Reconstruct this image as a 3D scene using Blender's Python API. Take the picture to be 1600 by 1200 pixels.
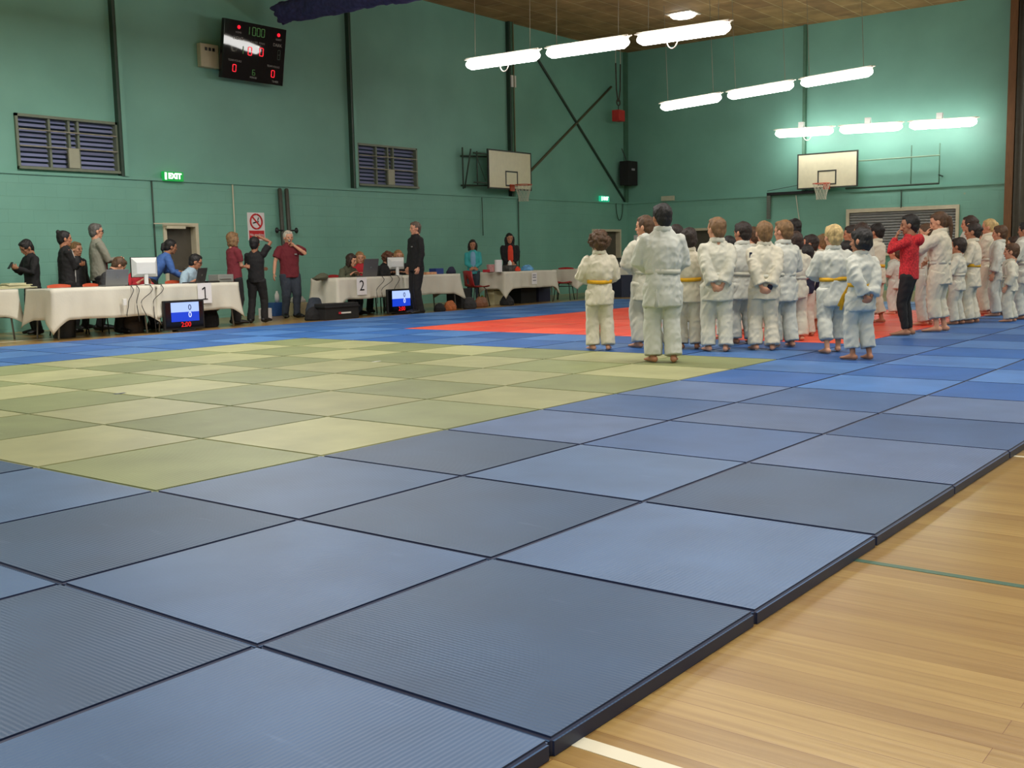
import bpy, bmesh, math, random
import numpy as np
from mathutils import Matrix, Vector
random.seed(7)
for o in list(bpy.data.objects): bpy.data.objects.remove(o, do_unlink=True)
S = bpy.context.scene
COL = S.collection

# ------------------------------------------------------------------ camera
CAM = np.array([-1.78278917, -1.29256165, 1.03734543])
RT = (0.61123829, -0.79118976, -0.02016246)
UP = (0.10586105, 0.05648396, 0.9927754)
FW = (0.78433487, 0.60895675, -0.11828134)
cd = bpy.data.cameras.new('camera'); cd.sensor_width = 36; cd.lens = 1668.28 / 1600 * 36
cd.clip_start = .05; cd.clip_end = 200
cam = bpy.data.objects.new('camera', cd); COL.objects.link(cam)
cam.matrix_world = Matrix(((RT[0], UP[0], -FW[0], CAM[0]), (RT[1], UP[1], -FW[1], CAM[1]), (RT[2], UP[2], -FW[2], CAM[2]), (0, 0, 0, 1)))
S.camera = cam
# ------------------------------------------------------------------ world, exposure
w = bpy.data.worlds.new('world'); S.world = w; w.use_nodes = True
w.node_tree.nodes['Background'].inputs[0].default_value = (.75, .85, 1, 1)
w.node_tree.nodes['Background'].inputs[1].default_value = .05
S.view_settings.view_transform = 'Standard'; S.view_settings.look = 'None'
S.view_settings.gamma = 1; S.view_settings.exposure = 0.0
S.view_settings.use_curve_mapping = False
LAMP = 16.0        # emission strength of the tube covers
FL = -.045         # wooden floor level (mat tops are z = 0)
# lamp rows of the hall that hang outside the frame (same height and length as the ones in view)
def lamp_row(x, y, z, power, length=6., width=.25):
    l = bpy.data.lights.new('hall_lamp_row', 'AREA'); l.shape = 'RECTANGLE'; l.size = width; l.size_y = length
    l.energy = power; l.color = (1, .98, .94)
    o = bpy.data.objects.new('hall_lamp_row', l); COL.objects.link(o); o.location = (x, y, z)
    l2 = l.copy(); l2.energy = power * .55      # the tubes also shine upwards
    o = bpy.data.objects.new('hall_lamp_row_up', l2); COL.objects.link(o); o.location = (x, y, z + .02); o.rotation_euler = (math.pi, 0, 0)
ROWP = 365
for x, y, pw in ((7.6, 10., 1.1), (1., 10., .75), (-5., 10., .5), (7.6, 1., .75), (1.5, -1.2, .62), (-4.5, -1., .75), (14.5, -2.2, .8), (21.5, -2.2, .8)):
    lamp_row(x, y, 5.2, ROWP * pw)

# ------------------------------------------------------------------ materials
def lin(c): return tuple(((v / 255) / 12.92 if v / 255 <= .04045 else ((v / 255 + .055) / 1.055) ** 2.4) for v in c)
MATS = {}
def mat(name, rgb, rough=.7, var=0., scale=8., metal=0., bump=0., bscale=60., spec=.5, emit=None, estr=0., stretch=None):
    if name in MATS: return MATS[name]
    m = bpy.data.materials.new(name); m.use_nodes = True; nt = m.node_tree; b = nt.nodes['Principled BSDF']
    c = lin(rgb)
    b.inputs['Roughness'].default_value = rough; b.inputs['Metallic'].default_value = metal
    b.inputs['Specular IOR Level'].default_value = spec
    tc = nt.nodes.new('ShaderNodeTexCoord'); vec = tc.outputs['Object']
    if stretch:
        mp = nt.nodes.new('ShaderNodeMapping'); mp.inputs['Scale'].default_value = stretch
        nt.links.new(vec, mp.inputs[0]); vec = mp.outputs[0]
    n = nt.nodes.new('ShaderNodeTexNoise'); n.inputs['Scale'].default_value = scale; n.inputs['Detail'].default_value = 4
    nt.links.new(vec, n.inputs['Vector'])
    r = nt.nodes.new('ShaderNodeValToRGB'); v = max(var, .03)
    r.color_ramp.elements[0].position = .3; r.color_ramp.elements[1].position = .7
    r.color_ramp.elements[0].color = tuple(x * (1 - v) for x in c) + (1,)
    r.color_ramp.elements[1].color = tuple(min(1, x * (1 + v)) for x in c) + (1,)
    nt.links.new(n.outputs[0], r.inputs[0]); nt.links.new(r.outputs[0], b.inputs['Base Color'])
    if bump:
        n2 = nt.nodes.new('ShaderNodeTexNoise'); n2.inputs['Scale'].default_value = bscale
        bp = nt.nodes.new('ShaderNodeBump'); bp.inputs['Strength'].default_value = bump; bp.inputs['Distance'].default_value = .01
        nt.links.new(vec, n2.inputs['Vector']); nt.links.new(n2.outputs[0], bp.inputs['Height']); nt.links.new(bp.outputs[0], b.inputs['Normal'])
    if emit is not None:
        b.inputs['Emission Color'].default_value = lin(emit) + (1,); b.inputs['Emission Strength'].default_value = estr
    MATS[name] = m; return m

def nodes_mat(name):
    m = bpy.data.materials.new(name); m.use_nodes = True; MATS[name] = m
    return m, m.node_tree, m.node_tree.nodes['Principled BSDF']

# painted block wall
def wall_mat(name, rgb, u_axis, blocks=True):
    m, nt, b = nodes_mat(name); N = nt.nodes.new; L = nt.links.new
    c = lin(rgb)
    g = N('ShaderNodeNewGeometry'); sp = N('ShaderNodeSeparateXYZ'); L(g.outputs['Position'], sp.inputs[0])
    cb = N('ShaderNodeCombineXYZ'); L(sp.outputs[u_axis], cb.inputs[0]); L(sp.outputs[2], cb.inputs[1])
    n = N('ShaderNodeTexNoise'); n.inputs['Scale'].default_value = .8; n.inputs['Detail'].default_value = 6; L(cb.outputs[0], n.inputs['Vector'])
    r = N('ShaderNodeValToRGB'); r.color_ramp.elements[0].position = .35; r.color_ramp.elements[1].position = .7
    r.color_ramp.elements[0].color = tuple(v * .92 for v in c) + (1,); r.color_ramp.elements[1].color = tuple(v * 1.08 for v in c) + (1,)
    L(n.outputs[0], r.inputs[0])
    # scattered paint chips
    n3 = N('ShaderNodeTexNoise'); n3.inputs['Scale'].default_value = 2.6; n3.inputs['Detail'].default_value = 2; L(cb.outputs[0], n3.inputs['Vector'])
    rr = N('ShaderNodeValToRGB'); rr.color_ramp.elements[0].position = .775; rr.color_ramp.elements[1].position = .79
    L(n3.outputs[0], rr.inputs[0])
    mx = N('ShaderNodeMixRGB'); mx.inputs[2].default_value = lin((150, 165, 140)) + (1,); L(rr.outputs[0], mx.inputs[0]); L(r.outputs[0], mx.inputs[1])
    L(mx.outputs[0], b.inputs['Base Color'])
    b.inputs['Roughness'].default_value = .5; b.inputs['Specular IOR Level'].default_value = .4
    if blocks:
        bt = N('ShaderNodeTexBrick'); bt.inputs['Scale'].default_value = 1.; bt.inputs['Brick Width'].default_value = .44; bt.inputs['Row Height'].default_value = .22
        bt.inputs['Mortar Size'].default_value = .006; bt.inputs['Mortar Smooth'].default_value = .4
        bt.inputs['Color1'].default_value = (1, 1, 1, 1); bt.inputs['Color2'].default_value = (1, 1, 1, 1); bt.inputs['Mortar'].default_value = (0, 0, 0, 1)
        L(cb.outputs[0], bt.inputs['Vector'])
        bp = N('ShaderNodeBump'); bp.inputs['Strength'].default_value = .5; bp.inputs['Distance'].default_value = .010
        L(bt.outputs['Color'], bp.inputs['Height']); L(bp.outputs[0], b.inputs['Normal'])
    else:
        n2 = N('ShaderNodeTexNoise'); n2.inputs['Scale'].default_value = 3; L(cb.outputs[0], n2.inputs['Vector'])
        bp = N('ShaderNodeBump'); bp.inputs['Strength'].default_value = .25; bp.inputs['Distance'].default_value = .02
        L(n2.outputs[0], bp.inputs['Height']); L(bp.outputs[0], b.inputs['Normal'])
    return m
WALLRGB = (118, 172, 155)
M_wallL = wall_mat('painted_blocks_left', WALLRGB, 0)
M_wallB = wall_mat('painted_blocks_back', WALLRGB, 1)
M_wallLu = wall_mat('painted_panel_left', WALLRGB, 0, False)
M_wallBu = wall_mat('painted_panel_back', WALLRGB, 1, False)

# plank floor: boards run along Y
def floor_mat():
    m, nt, b = nodes_mat('sports_floor_boards'); N = nt.nodes.new; L = nt.links.new
    g = N('ShaderNodeNewGeometry'); sp = N('ShaderNodeSeparateXYZ'); L(g.outputs['Position'], sp.inputs[0])
    cb = N('ShaderNodeCombineXYZ'); L(sp.outputs[1], cb.inputs[0]); L(sp.outputs[0], cb.inputs[1])
    bt = N('ShaderNodeTexBrick'); bt.inputs['Scale'].default_value = 1.; bt.inputs['Brick Width'].default_value = 1.5; bt.inputs['Row Height'].default_value = .085
    bt.inputs['Mortar Size'].default_value = .0009; bt.inputs['Bias'].default_value = 0
    bt.inputs['Color1'].default_value = (.05, .05, .05, 1); bt.inputs['Color2'].default_value = (.95, .95, .95, 1); bt.inputs['Mortar'].default_value = (0, 0, 0, 1)
    L(cb.outputs[0], bt.inputs['Vector'])
    r = N('ShaderNodeValToRGB'); e = r.color_ramp.elements
    e[0].position = 0; e[0].color = lin((154, 122, 72)) + (1,); e[1].position = 1; e[1].color = lin((180, 150, 92)) + (1,)
    k = e.new(.5); k.color = lin((168, 138, 82)) + (1,)
    L(bt.outputs['Color'], r.inputs[0])
    mp = N('ShaderNodeMapping'); mp.inputs['Scale'].default_value = (1.2, 26, 1); L(cb.outputs[0], mp.inputs[0])
    n = N('ShaderNodeTexNoise'); n.inputs['Scale'].default_value = 2.; n.inputs['Detail'].default_value = 8; L(mp.outputs[0], n.inputs['Vector'])
    r2 = N('ShaderNodeValToRGB'); r2.color_ramp.elements[0].color = (.74, .68, .6, 1); r2.color_ramp.elements[1].color = (1, 1, 1, 1)
    r2.color_ramp.elements[0].position = .3; r2.color_ramp.elements[1].position = .62
    L(n.outputs[0], r2.inputs[0])
    mx = N('ShaderNodeMixRGB'); mx.blend_type = 'MULTIPLY'; mx.inputs[0].default_value = .8; L(r.outputs[0], mx.inputs[1]); L(r2.outputs[0], mx.inputs[2])
    mo = N('ShaderNodeMixRGB'); mo.inputs[2].default_value = lin((120, 78, 40)) + (1,)
    L(bt.outputs['Fac'], mo.inputs[0]); L(mx.outputs[0], mo.inputs[1])
    L(mo.outputs[0], b.inputs['Base Color'])
    b.inputs['Roughness'].default_value = .28; b.inputs['Coat Weight'].default_value = .25; b.inputs['Coat Roughness'].default_value = .2
    bp = N('ShaderNodeBump'); bp.inputs['Strength'].default_value = .15; bp.inputs['Distance'].default_value = .004; L(n.outputs[0], bp.inputs['Height']); L(bp.outputs[0], b.inputs['Normal'])
    return m
M_floor = floor_mat()

def ceil_mat():
    m, nt, b = nodes_mat('timber_ceiling'); N = nt.nodes.new; L = nt.links.new
    g = N('ShaderNodeNewGeometry'); sp = N('ShaderNodeSeparateXYZ'); L(g.outputs['Position'], sp.inputs[0])
    cb = N('ShaderNodeCombineXYZ'); L(sp.outputs[0], cb.inputs[0]); L(sp.outputs[1], cb.inputs[1])
    bt = N('ShaderNodeTexBrick'); bt.inputs['Scale'].default_value = 1.; bt.inputs['Brick Width'].default_value = 2.4; bt.inputs['Row Height'].default_value = .6
    bt.inputs['Mortar Size'].default_value = .012
    bt.inputs['Color1'].default_value = lin((170, 138, 88)) + (1,); bt.inputs['Color2'].default_value = lin((150, 116, 74)) + (1,); bt.inputs['Mortar'].default_value = lin((196, 176, 130)) + (1,)
    L(cb.outputs[0], bt.inputs['Vector'])
    n = N('ShaderNodeTexNoise'); n.inputs['Scale'].default_value = 1.7; n.inputs['Detail'].default_value = 8; L(cb.outputs[0], n.inputs['Vector'])
    r = N('ShaderNodeValToRGB'); r.color_ramp.elements[0].position = .35; r.color_ramp.elements[1].position = .65
    r.color_ramp.elements[0].color = (.6, .6, .55, 1); r.color_ramp.elements[1].color = (1, 1, 1, 1); L(n.outputs[0], r.inputs[0])
    mx = N('ShaderNodeMixRGB'); mx.blend_type = 'MULTIPLY'; mx.inputs[0].default_value = 1; L(bt.outputs['Color'], mx.inputs[1]); L(r.outputs[0], mx.inputs[2])
    L(mx.outputs[0], b.inputs['Base Color']); b.inputs['Roughness'].default_value = .85
    return m
M_ceil = ceil_mat()

# ribbed vinyl mat cover; the rice-straw ribs run one way or the other
def tatami(name, rgb, axis, rough=.46):
    m, nt, b = nodes_mat(name); N = nt.nodes.new; L = nt.links.new
    c = lin(rgb)
    tc = N('ShaderNodeTexCoord'); oi = N('ShaderNodeObjectInfo')
    n = N('ShaderNodeTexNoise'); n.noise_dimensions = '4D'; n.inputs['Scale'].default_value = 2.6; n.inputs['Detail'].default_value = 5
    ml = N('ShaderNodeMath'); ml.operation = 'MULTIPLY'; ml.inputs[1].default_value = 40; L(oi.outputs['Random'], ml.inputs[0]); L(ml.outputs[0], n.inputs['W'])
    L(tc.outputs['Object'], n.inputs['Vector'])
    r = N('ShaderNodeValToRGB'); r.color_ramp.elements[0].position = .3; r.color_ramp.elements[1].position = .72
    r.color_ramp.elements[0].color = tuple(v * .86 for v in c) + (1,); r.color_ramp.elements[1].color = tuple(min(1, v * 1.14) for v in c) + (1,)
    L(n.outputs[0], r.inputs[0])
    hv = N('ShaderNodeHueSaturation'); mr = N('ShaderNodeMapRange'); mr.inputs['To Min'].default_value = .88; mr.inputs['To Max'].default_value = 1.12
    L(oi.outputs['Random'], mr.inputs[0]); L(mr.outputs[0], hv.inputs['Value']); L(r.outputs[0], hv.inputs['Color'])
    # scuff marks
    ms = N('ShaderNodeMapping'); ms.inputs['Rotation'].default_value = (0, 0, .6); ms.inputs['Scale'].default_value = (14, 2.2, 1); L(tc.outputs['Object'], ms.inputs[0])
    n2 = N('ShaderNodeTexNoise'); n2.noise_dimensions = '4D'; n2.inputs['Scale'].default_value = 1.5; n2.inputs['Detail'].default_value = 3; L(ms.outputs[0], n2.inputs['Vector']); L(ml.outputs[0], n2.inputs['W'])
    r2 = N('ShaderNodeValToRGB'); r2.color_ramp.elements[0].position = .66; r2.color_ramp.elements[1].position = .8; r2.color_ramp.elements[1].color = (.35, .35, .35, 1); L(n2.outputs[0], r2.inputs[0])
    mx = N('ShaderNodeMixRGB'); mx.inputs[2].default_value = tuple(min(1, v * 1.5 + .08) for v in c) + (1,)
    L(r2.outputs[0], mx.inputs[0]); L(hv.outputs[0], mx.inputs[1]); L(mx.outputs[0], b.inputs['Base Color'])
    b.inputs['Roughness'].default_value = rough; b.inputs['Specular IOR Level'].default_value = .5
    wv = N('ShaderNodeTexWave'); wv.bands_direction = axis; wv.inputs['Scale'].default_value = 22; wv.inputs['Distortion'].default_value = .6; wv.inputs['Detail'].default_value = 1
    L(tc.outputs['Object'], wv.inputs['Vector'])
    bp = N('ShaderNodeBump'); bp.inputs['Strength'].default_value = .26; bp.inputs['Distance'].default_value = .004
    L(wv.outputs['Fac'], bp.inputs['Height']); L(bp.outputs[0], b.inputs['Normal'])
    return m
TAT = {('grey_blue', 0): tatami('grey_blue_vinyl_ribs_across', (52, 80, 114), 'X'), ('grey_blue', 1): tatami('grey_blue_vinyl_ribs_along', (76, 104, 142), 'Y'),
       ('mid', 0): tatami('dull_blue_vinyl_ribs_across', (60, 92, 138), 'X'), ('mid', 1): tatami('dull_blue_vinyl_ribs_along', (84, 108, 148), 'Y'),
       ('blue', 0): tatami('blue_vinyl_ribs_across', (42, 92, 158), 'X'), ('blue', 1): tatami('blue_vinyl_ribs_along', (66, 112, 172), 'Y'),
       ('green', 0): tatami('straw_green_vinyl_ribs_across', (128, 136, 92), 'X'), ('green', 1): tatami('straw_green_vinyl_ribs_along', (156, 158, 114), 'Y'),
       ('red', 0): tatami('red_vinyl_ribs_across', (228, 72, 48), 'X'), ('red', 1): tatami('red_vinyl_ribs_along', (236, 88, 60), 'Y')}  # along tones are lighter: sheen of the rib direction painted into the colour

# ------------------------------------------------------------------ object helpers
def tag(o, label=None, cat=None, group=None, kind=None):
    if label: o['label'] = label
    if cat: o['category'] = cat
    if group: o['group'] = group
    if kind: o['kind'] = kind
    return o
def empty(name, loc=(0, 0, 0), rz=0, label=None, cat=None, group=None, kind=None):
    o = bpy.data.objects.new(name, None); o.empty_display_size = .2; COL.objects.link(o); o.location = loc; o.rotation_euler = (0, 0, rz)
    return tag(o, label, cat, group, kind)

class MB:
    """collects shapes and links them as one mesh object"""
    def __init__(s): s.v = []; s.f = []
    def add(s, vs, fs):
        n = len(s.v); s.v += [tuple(map(float, p)) for p in vs]; s.f += [tuple(i + n for i in f) for f in fs]; return s
    def box(s, x0, x1, y0, y1, z0, z1):
        v = [(x, y, z) for z in (z0, z1) for y in (y0, y1) for x in (x0, x1)]
        return s.add(v, [(0, 2, 3, 1), (4, 5, 7, 6), (0, 1, 5, 4), (2, 6, 7, 3), (0, 4, 6, 2), (1, 3, 7, 5)])
    def cbox(s, c, d, R=None):
        v = [np.array([x * d[0] / 2, y * d[1] / 2, z * d[2] / 2]) for z in (-1, 1) for y in (-1, 1) for x in (-1, 1)]
        if R is not None: v = [np.array(R) @ p for p in v]
        v = [p + np.array(c) for p in v]
        return s.add(v, [(0, 2, 3, 1), (4, 5, 7, 6), (0, 1, 5, 4), (2, 6, 7, 3), (0, 4, 6, 2), (1, 3, 7, 5)])
    def tube(s, pts, rad, side=None, n=10, cap=True, flat=(0, 0)):
        """tube through pts; rad scalar, list of scalars or list of (a, b) half widths, a measured along side"""
        P = [np.array(p, float) for p in pts]; k = len(P)
        if not isinstance(rad, (list, tuple)): rad = [rad] * k
        rad = [(r, r) if not isinstance(r, (list, tuple)) else r for r in rad]
        T = []
        for i in range(k):
            a = P[min(i + 1, k - 1)] - P[max(i - 1, 0)]; T.append(a / (np.linalg.norm(a) + 1e-12))
        if side is None: side = (0, 0, 1) if abs(T[0][2]) < .8 else (1, 0, 0)
        sd = np.array(side, float); rings = []
        if cap:
            r0, r1 = rad[0], rad[-1]
            if not flat[0]:
                P = [P[0] - T[0] * min(r0) * .55] + P; rad = [(r0[0] * .55, r0[1] * .55)] + list(rad); T = [T[0]] + T
            if not flat[1]:
                P = P + [P[-1] + T[-1] * min(r1) * .55]; rad = list(rad) + [(r1[0] * .55, r1[1] * .55)]; T = T + [T[-1]]
        for p, t, r in zip(P, T, rad):
            a = sd - (sd @ t) * t
            if np.linalg.norm(a) < 1e-4:
                a = np.cross(t, (0, 1, 0)) if abs(t[1]) < .9 else np.cross(t, (1, 0, 0))
            a /= np.linalg.norm(a); b = np.cross(t, a); sd = a if side is None else np.array(side, float)
            rings.append([p + a * r[0] * math.cos(q) + b * r[1] * math.sin(q) for q in np.linspace(0, 2 * math.pi, n, endpoint=False)])
        vs = [q for r in rings for q in r]; fs = []
        for i in range(len(rings) - 1):
            for j in range(n):
                fs.append((i * n + j, i * n + (j + 1) % n, (i + 1) * n + (j + 1) % n, (i + 1) * n + j))
        fs.append(tuple(range(n))[::-1]); fs.append(tuple((len(rings) - 1) * n + j for j in range(n)))
        return s.add(vs, fs)
    def ell(s, c, r, R=None, nu=12, nv=8):
        vs = []; c = np.array(c, float)
        for i in range(1, nv):
            th = math.pi * i / nv
            for j in range(nu):
                ph = 2 * math.pi * j / nu
                p = np.array([r[0] * math.sin(th) * math.cos(ph), r[1] * math.sin(th) * math.sin(ph), r[2] * math.cos(th)])
                if R is not None: p = R @ p
                vs.append(c + p)
        top = np.array([0, 0, r[2]]); 
        if R is not None: top = R @ top
        vs += [c + top, c - top]; a = len(vs) - 2; fs = []
        for i in range(nv - 2):
            for j in range(nu): fs.append((i * nu + j, (i + 1) * nu + j, (i + 1) * nu + (j + 1) % nu, i * nu + (j + 1) % nu))
        for j in range(nu):
            fs.append((a, j, (j + 1) % nu)); fs.append((a + 1, (nv - 2) * nu + (j + 1) % nu, (nv - 2) * nu + j))
        return s.add(vs, fs)
    def torus(s, c, R0, r, n=24, m=8, A=None, arc=2 * math.pi, start=0):
        pts = []
        for i in range(n + (0 if arc > 6.2 else 1)):
            q = start + arc * i / n; p = np.array([R0 * math.cos(q), R0 * math.sin(q), 0.])
            if A is not None: p = np.array(A) @ p
            pts.append(np.array(c) + p)
        if arc > 6.2: pts.append(pts[0]); pts.append(pts[1])
        return s.tube(pts, r, n=m, cap=False)
    def build(s, name, m, parent=None, smooth=False, bevel=0, loc=None, rz=0):
        me = bpy.data.meshes.new(name); me.from_pydata(s.v, [], s.f); me.update()
        if smooth: me.polygons.foreach_set('use_smooth', [True] * len(me.polygons))
        o = bpy.data.objects.new(name, me); COL.objects.link(o)
        if m: me.materials.append(m)
        if parent: o.parent = parent
        if bevel:
            b = o.modifiers.new('bevel', 'BEVEL'); b.width = bevel; b.segments = 2; b.limit_method = 'ANGLE'
            me.polygons.foreach_set('use_smooth', [True] * len(me.polygons)); wn = o.modifiers.new('wn', 'WEIGHTED_NORMAL')
        if loc is not None: o.location = loc
        if rz: o.rotation_euler = (0, 0, rz)
        return o
def bx(*a): return MB().box(*a)
PENDING_TEXT = []
def text(name, body, size, m, parent, mtx, extrude=.002, align='CENTER', bold=0):
    cu = bpy.data.curves.new(name, 'FONT'); cu.body = body; cu.size = size; cu.align_x = align; cu.align_y = 'CENTER'; cu.extrude = extrude; cu.offset = bold
    o = bpy.data.objects.new(name, cu); COL.objects.link(o); cu.materials.append(m)
    if parent: o.parent = parent
    o.matrix_basis = mtx
    PENDING_TEXT.append(o)
    return o
def face_mtx(origin, facing):
    """text plane: facing = outward normal (horizontal unit vector), upright"""
    n = Vector(facing).normalized(); z = Vector((0, 0, 1)); z = (z - n * z.dot(n)).normalized(); xx = z.cross(n)
    return Matrix(((xx.x, z.x, n.x, origin[0]), (xx.y, z.y, n.y, origin[1]), (xx.z, z.z, n.z, origin[2]), (0, 0, 0, 1)))

# ------------------------------------------------------------------ the room
XB, YL, ZC, ZM = 26.7, 16.2, 7.1, 2.62
WINS = [(7.51, 9.39, 2.66, 3.57), (15.31, 17.28, 2.69, 3.63)]
DOORS = [(10.19, 10.97, 1.80), (24.72, 26.3, 1.80)]
def struct(name, mb, m, parent=None, **k):
    o = mb.build(name, m, parent, **k)
    if parent is None: o['kind'] = 'structure'
    return o
struct('floor', bx(-9, 28, -8, 17.5, -.30, FL), M_floor)
struct('ceiling', bx(-9, 28, -8, 17.5, ZC, ZC + .2), M_ceil)
# left wall: blockwork below the ledge with door openings, sheeted wall above with window openings
def holed(u0, u1, z0, z1, holes, mk):
    mb = MB(); us = sorted({u0, u1} | {h[0] for h in holes} | {h[1] for h in holes}); zs = sorted({z0, z1} | {h[2] for h in holes} | {h[3] for h in holes})
    for a, b in zip(us, us[1:]):
        for c, d in zip(zs, zs[1:]):
            if any(h[0] <= a and b <= h[1] and h[2] <= c and d <= h[3] for h in holes): continue
            mk(mb, a, b, c, d)
    return mb
lw = holed(-9, XB + .5, FL, ZM, [(a, b, FL, z) for a, b, z in DOORS], lambda m, a, b, c, d: m.box(a, b, YL, YL + .5, c, d))
struct('wall_left_lower', lw, M_wallL)
uw = holed(-9, XB + .5, ZM, ZC, [(a, b, c, d) for a, b, c, d in WINS], lambda m, a, b, c, d: m.box(a, b, YL + .06, YL + .5, c, d))
struct('wall_left_upper', uw, M_wallLu)
SH = (6.5, 9.24, .95, 2.02)
bd = (13.2, 14.37, 1.76)
lb = holed(-8, YL, FL, ZM, [SH, (bd[0], bd[1], FL, bd[2])], lambda m, a, b, c, d: m.box(XB, XB + .5, a, b, c, d))
struct('wall_back_lower', lb, M_wallB)
struct('wall_back_upper', bx(XB + .06, XB + .5, -8, YL + .06, ZM, ZC), M_wallBu)
struct('wall_right', bx(-9, 28, -8.3, -8, FL, ZC), M_wallLu)
struct('wall_front', bx(-9.3, -9, -8.3, 17, FL, ZC), M_wallBu)
M_green = mat('green_steel_paint', (74, 116, 94), .5, .1)
M_dkgreen = mat('dark_green_steel_and_shade', (44, 66, 54), .45, .1)
for k, X in enumerate((-2.2, 3.6, 9.43, 15.17, 20.9)):
    mb = MB(); mb.box(X + .01, X + .09, YL - .06, YL + .06, ZM, ZC)
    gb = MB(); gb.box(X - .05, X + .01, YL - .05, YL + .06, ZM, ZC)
    struct('trim_%d' % (k + 31), gb, M_dkgreen)  # strip paints in the shade line beside the column as dark colour
    struct('trim_%d' % (k + 1), mb, M_wallLu if X != 20.9 else M_green)
mb = MB(); mb.box(XB - .10, XB + .06, YL - .02, YL + .06, ZM, ZC); struct('trim_6', mb, M_green)
mb = MB(); mb.box(XB - .05, XB + .06, 10.50, 10.58, ZM, ZC); struct('trim_7', mb, M_green)
struct('trim_8', bx(-9, XB, YL - .03, YL, ZM - .05, ZM), M_wallLu)
struct('trim_9', bx(XB - .03, XB, -8, YL - .03, ZM - .05, ZM), M_wallBu)

# doors
M_cream = mat('cream_gloss_paint', (205, 198, 172), .4, .05)
M_door = mat('dark_grey_brown_door', (84, 80, 70), .5, .08)
M_metal = mat('dull_steel', (150, 150, 145), .35, .05, metal=.8)
M_black = mat('black_plastic', (22, 22, 24), .45, .05)
M_blackm = mat('black_matte', (26, 26, 27), .8, .1)
M_white = mat('white_plastic', (225, 225, 220), .5, .03)
def door(n, a, b, z, wall):
    root = empty('door_%d' % n, ((a + b) / 2, YL + .1, FL) if wall == 'L' else (XB + .1, (a + b) / 2, FL), 0 if wall == 'L' else -math.pi / 2, kind='structure')
    w2 = (b - a) / 2; h = z - FL; t = .07
    f = MB(); f.box(-w2, -w2 + t, -.13, .1, 0, h); f.box(w2 - t, w2, -.13, .1, 0, h); f.box(-w2 + t, w2 - t, -.13, .1, h - t, h)
    f.build('door_frame', M_cream, root)
    lf = bx(-w2 + t, w2 - t, .03, .08, .01, h - t).build('door_leaf', M_door, root)
    hd = MB(); hd.tube([(w2 - t - .1, .03, 1.), (w2 - t - .1, -.03, 1.), (w2 - t - .22, -.03, 1.)], .01); hd.build('door_handle', M_metal, lf)
    if n == 1:
        c = MB(); c.box(-w2 + .03, .05, -.2, -.13, h - .11, h - .06); c.box(-w2 - .25, -w2 + .6, -.22, -.19, h - .03, h - .01); c.build('door_closer', M_cream, root)
door(1, *DOORS[0], 'L'); door(2, *DOORS[1], 'L'); door(3, *bd, 'B')

# louvre windows
M_frame = mat('dull_olive_frame', (112, 122, 104), .5, .1)
M_louv = None
def louv():
    m, nt, b = nodes_mat('frosted_louvre_glass')
    b.inputs['Base Color'].default_value = lin((150, 158, 196)) + (1,); b.inputs['Roughness'].default_value = .25
    b.inputs['Transmission Weight'].default_value = .25; b.inputs['IOR'].default_value = 1.3
    return m
M_louv = louv()
M_dusk = mat('outside_dusk', (36, 46, 46), .9, emit=(60, 74, 90), estr=.12)
for k, (a, b, c, d) in enumerate(WINS):
    root = empty('window_%d' % (k + 1), ((a + b) / 2, YL + .06, c), kind='structure')
    w2 = (b - a) / 2; h = d - c; t = .045
    f = MB(); f.box(-w2, -w2 + t, -.05, .12, 0, h); f.box(w2 - t, w2, -.05, .12, 0, h); f.box(-w2, w2, -.05, .12, h - t, h); f.box(-w2, w2, -.09, .12, 0, t)
    for q in (-.36, .02, .2): f.box(w2 * q - .02, w2 * q + .02, -.02, .10, t, h - t)
    wf = f.build('window_frame', M_frame, root)
    g = MB(); nn = 10
    for i in range(nn):
        zz = t + (h - 2 * t) * (i + .5) / nn; sy = .045
        R = np.array(Matrix.Rotation(math.radians(-32), 3, 'X')); g.cbox((0, .06, zz), (2 * w2 - 2 * t, .006, (h - 2 * t) / nn * .70), R)
    g.build('louvre_panes', M_louv, wf)
    br = MB()
    for q in (.72, .42): br.tube([(-w2 + t, -.07, h * q), (w2 - t, -.07, h * q)], .012, n=8)
    br.build('security_bar', mat('worn_steel_bar', (170, 168, 150), .4, .2, metal=.4), root)
    ob = MB(); ob.box(-w2 * .06, w2 * .10 + .05, -.10, -.05, .05, .05 + h * .37); ob.build('control_box', mat('grey_cream_box', (160, 162, 140), .5, .05), root, bevel=.008)
    bx(-w2, w2, .16, .17, 0, h).build('outside_screen', M_dusk, root)

# roller shutter on the back wall
root = empty('window_3', (XB, (SH[0] + SH[1]) / 2, SH[2]), kind='structure')
w2 = (SH[1] - SH[0]) / 2; h = SH[3] - SH[2]
f = MB(); f.box(-.05, .12, -w2 - .08, -w2, -.08, h + .1); f.box(-.05, .12, w2, w2 + .08, -.08, h + .1); f.box(-.05, .12, -w2, w2, h, h + .1); f.box(-.09, .12, -w2, w2, -.08, 0)
f.build('shutter_frame', M_cream, root)
s_ = MB(); n = 15
for i in range(n):
    z0 = h * i / n; dz = h / n
    vs = [(.06, -w2, z0), (.02, -w2, z0 + dz * .3), (.02, -w2, z0 + dz * .75), (.06, -w2, z0 + dz * .97)]
    vs += [(x, w2, z) for x, y, z in vs]; s_.add(vs, [(0, 1, 5, 4), (1, 2, 6, 5), (2, 3, 7, 6)])
s_.box(.06, .08, -w2, w2, 0, h)
s_.build('shutter_slats', mat('grey_shutter_slat', (150, 152, 152), .4, .05, metal=.2), root)

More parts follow.
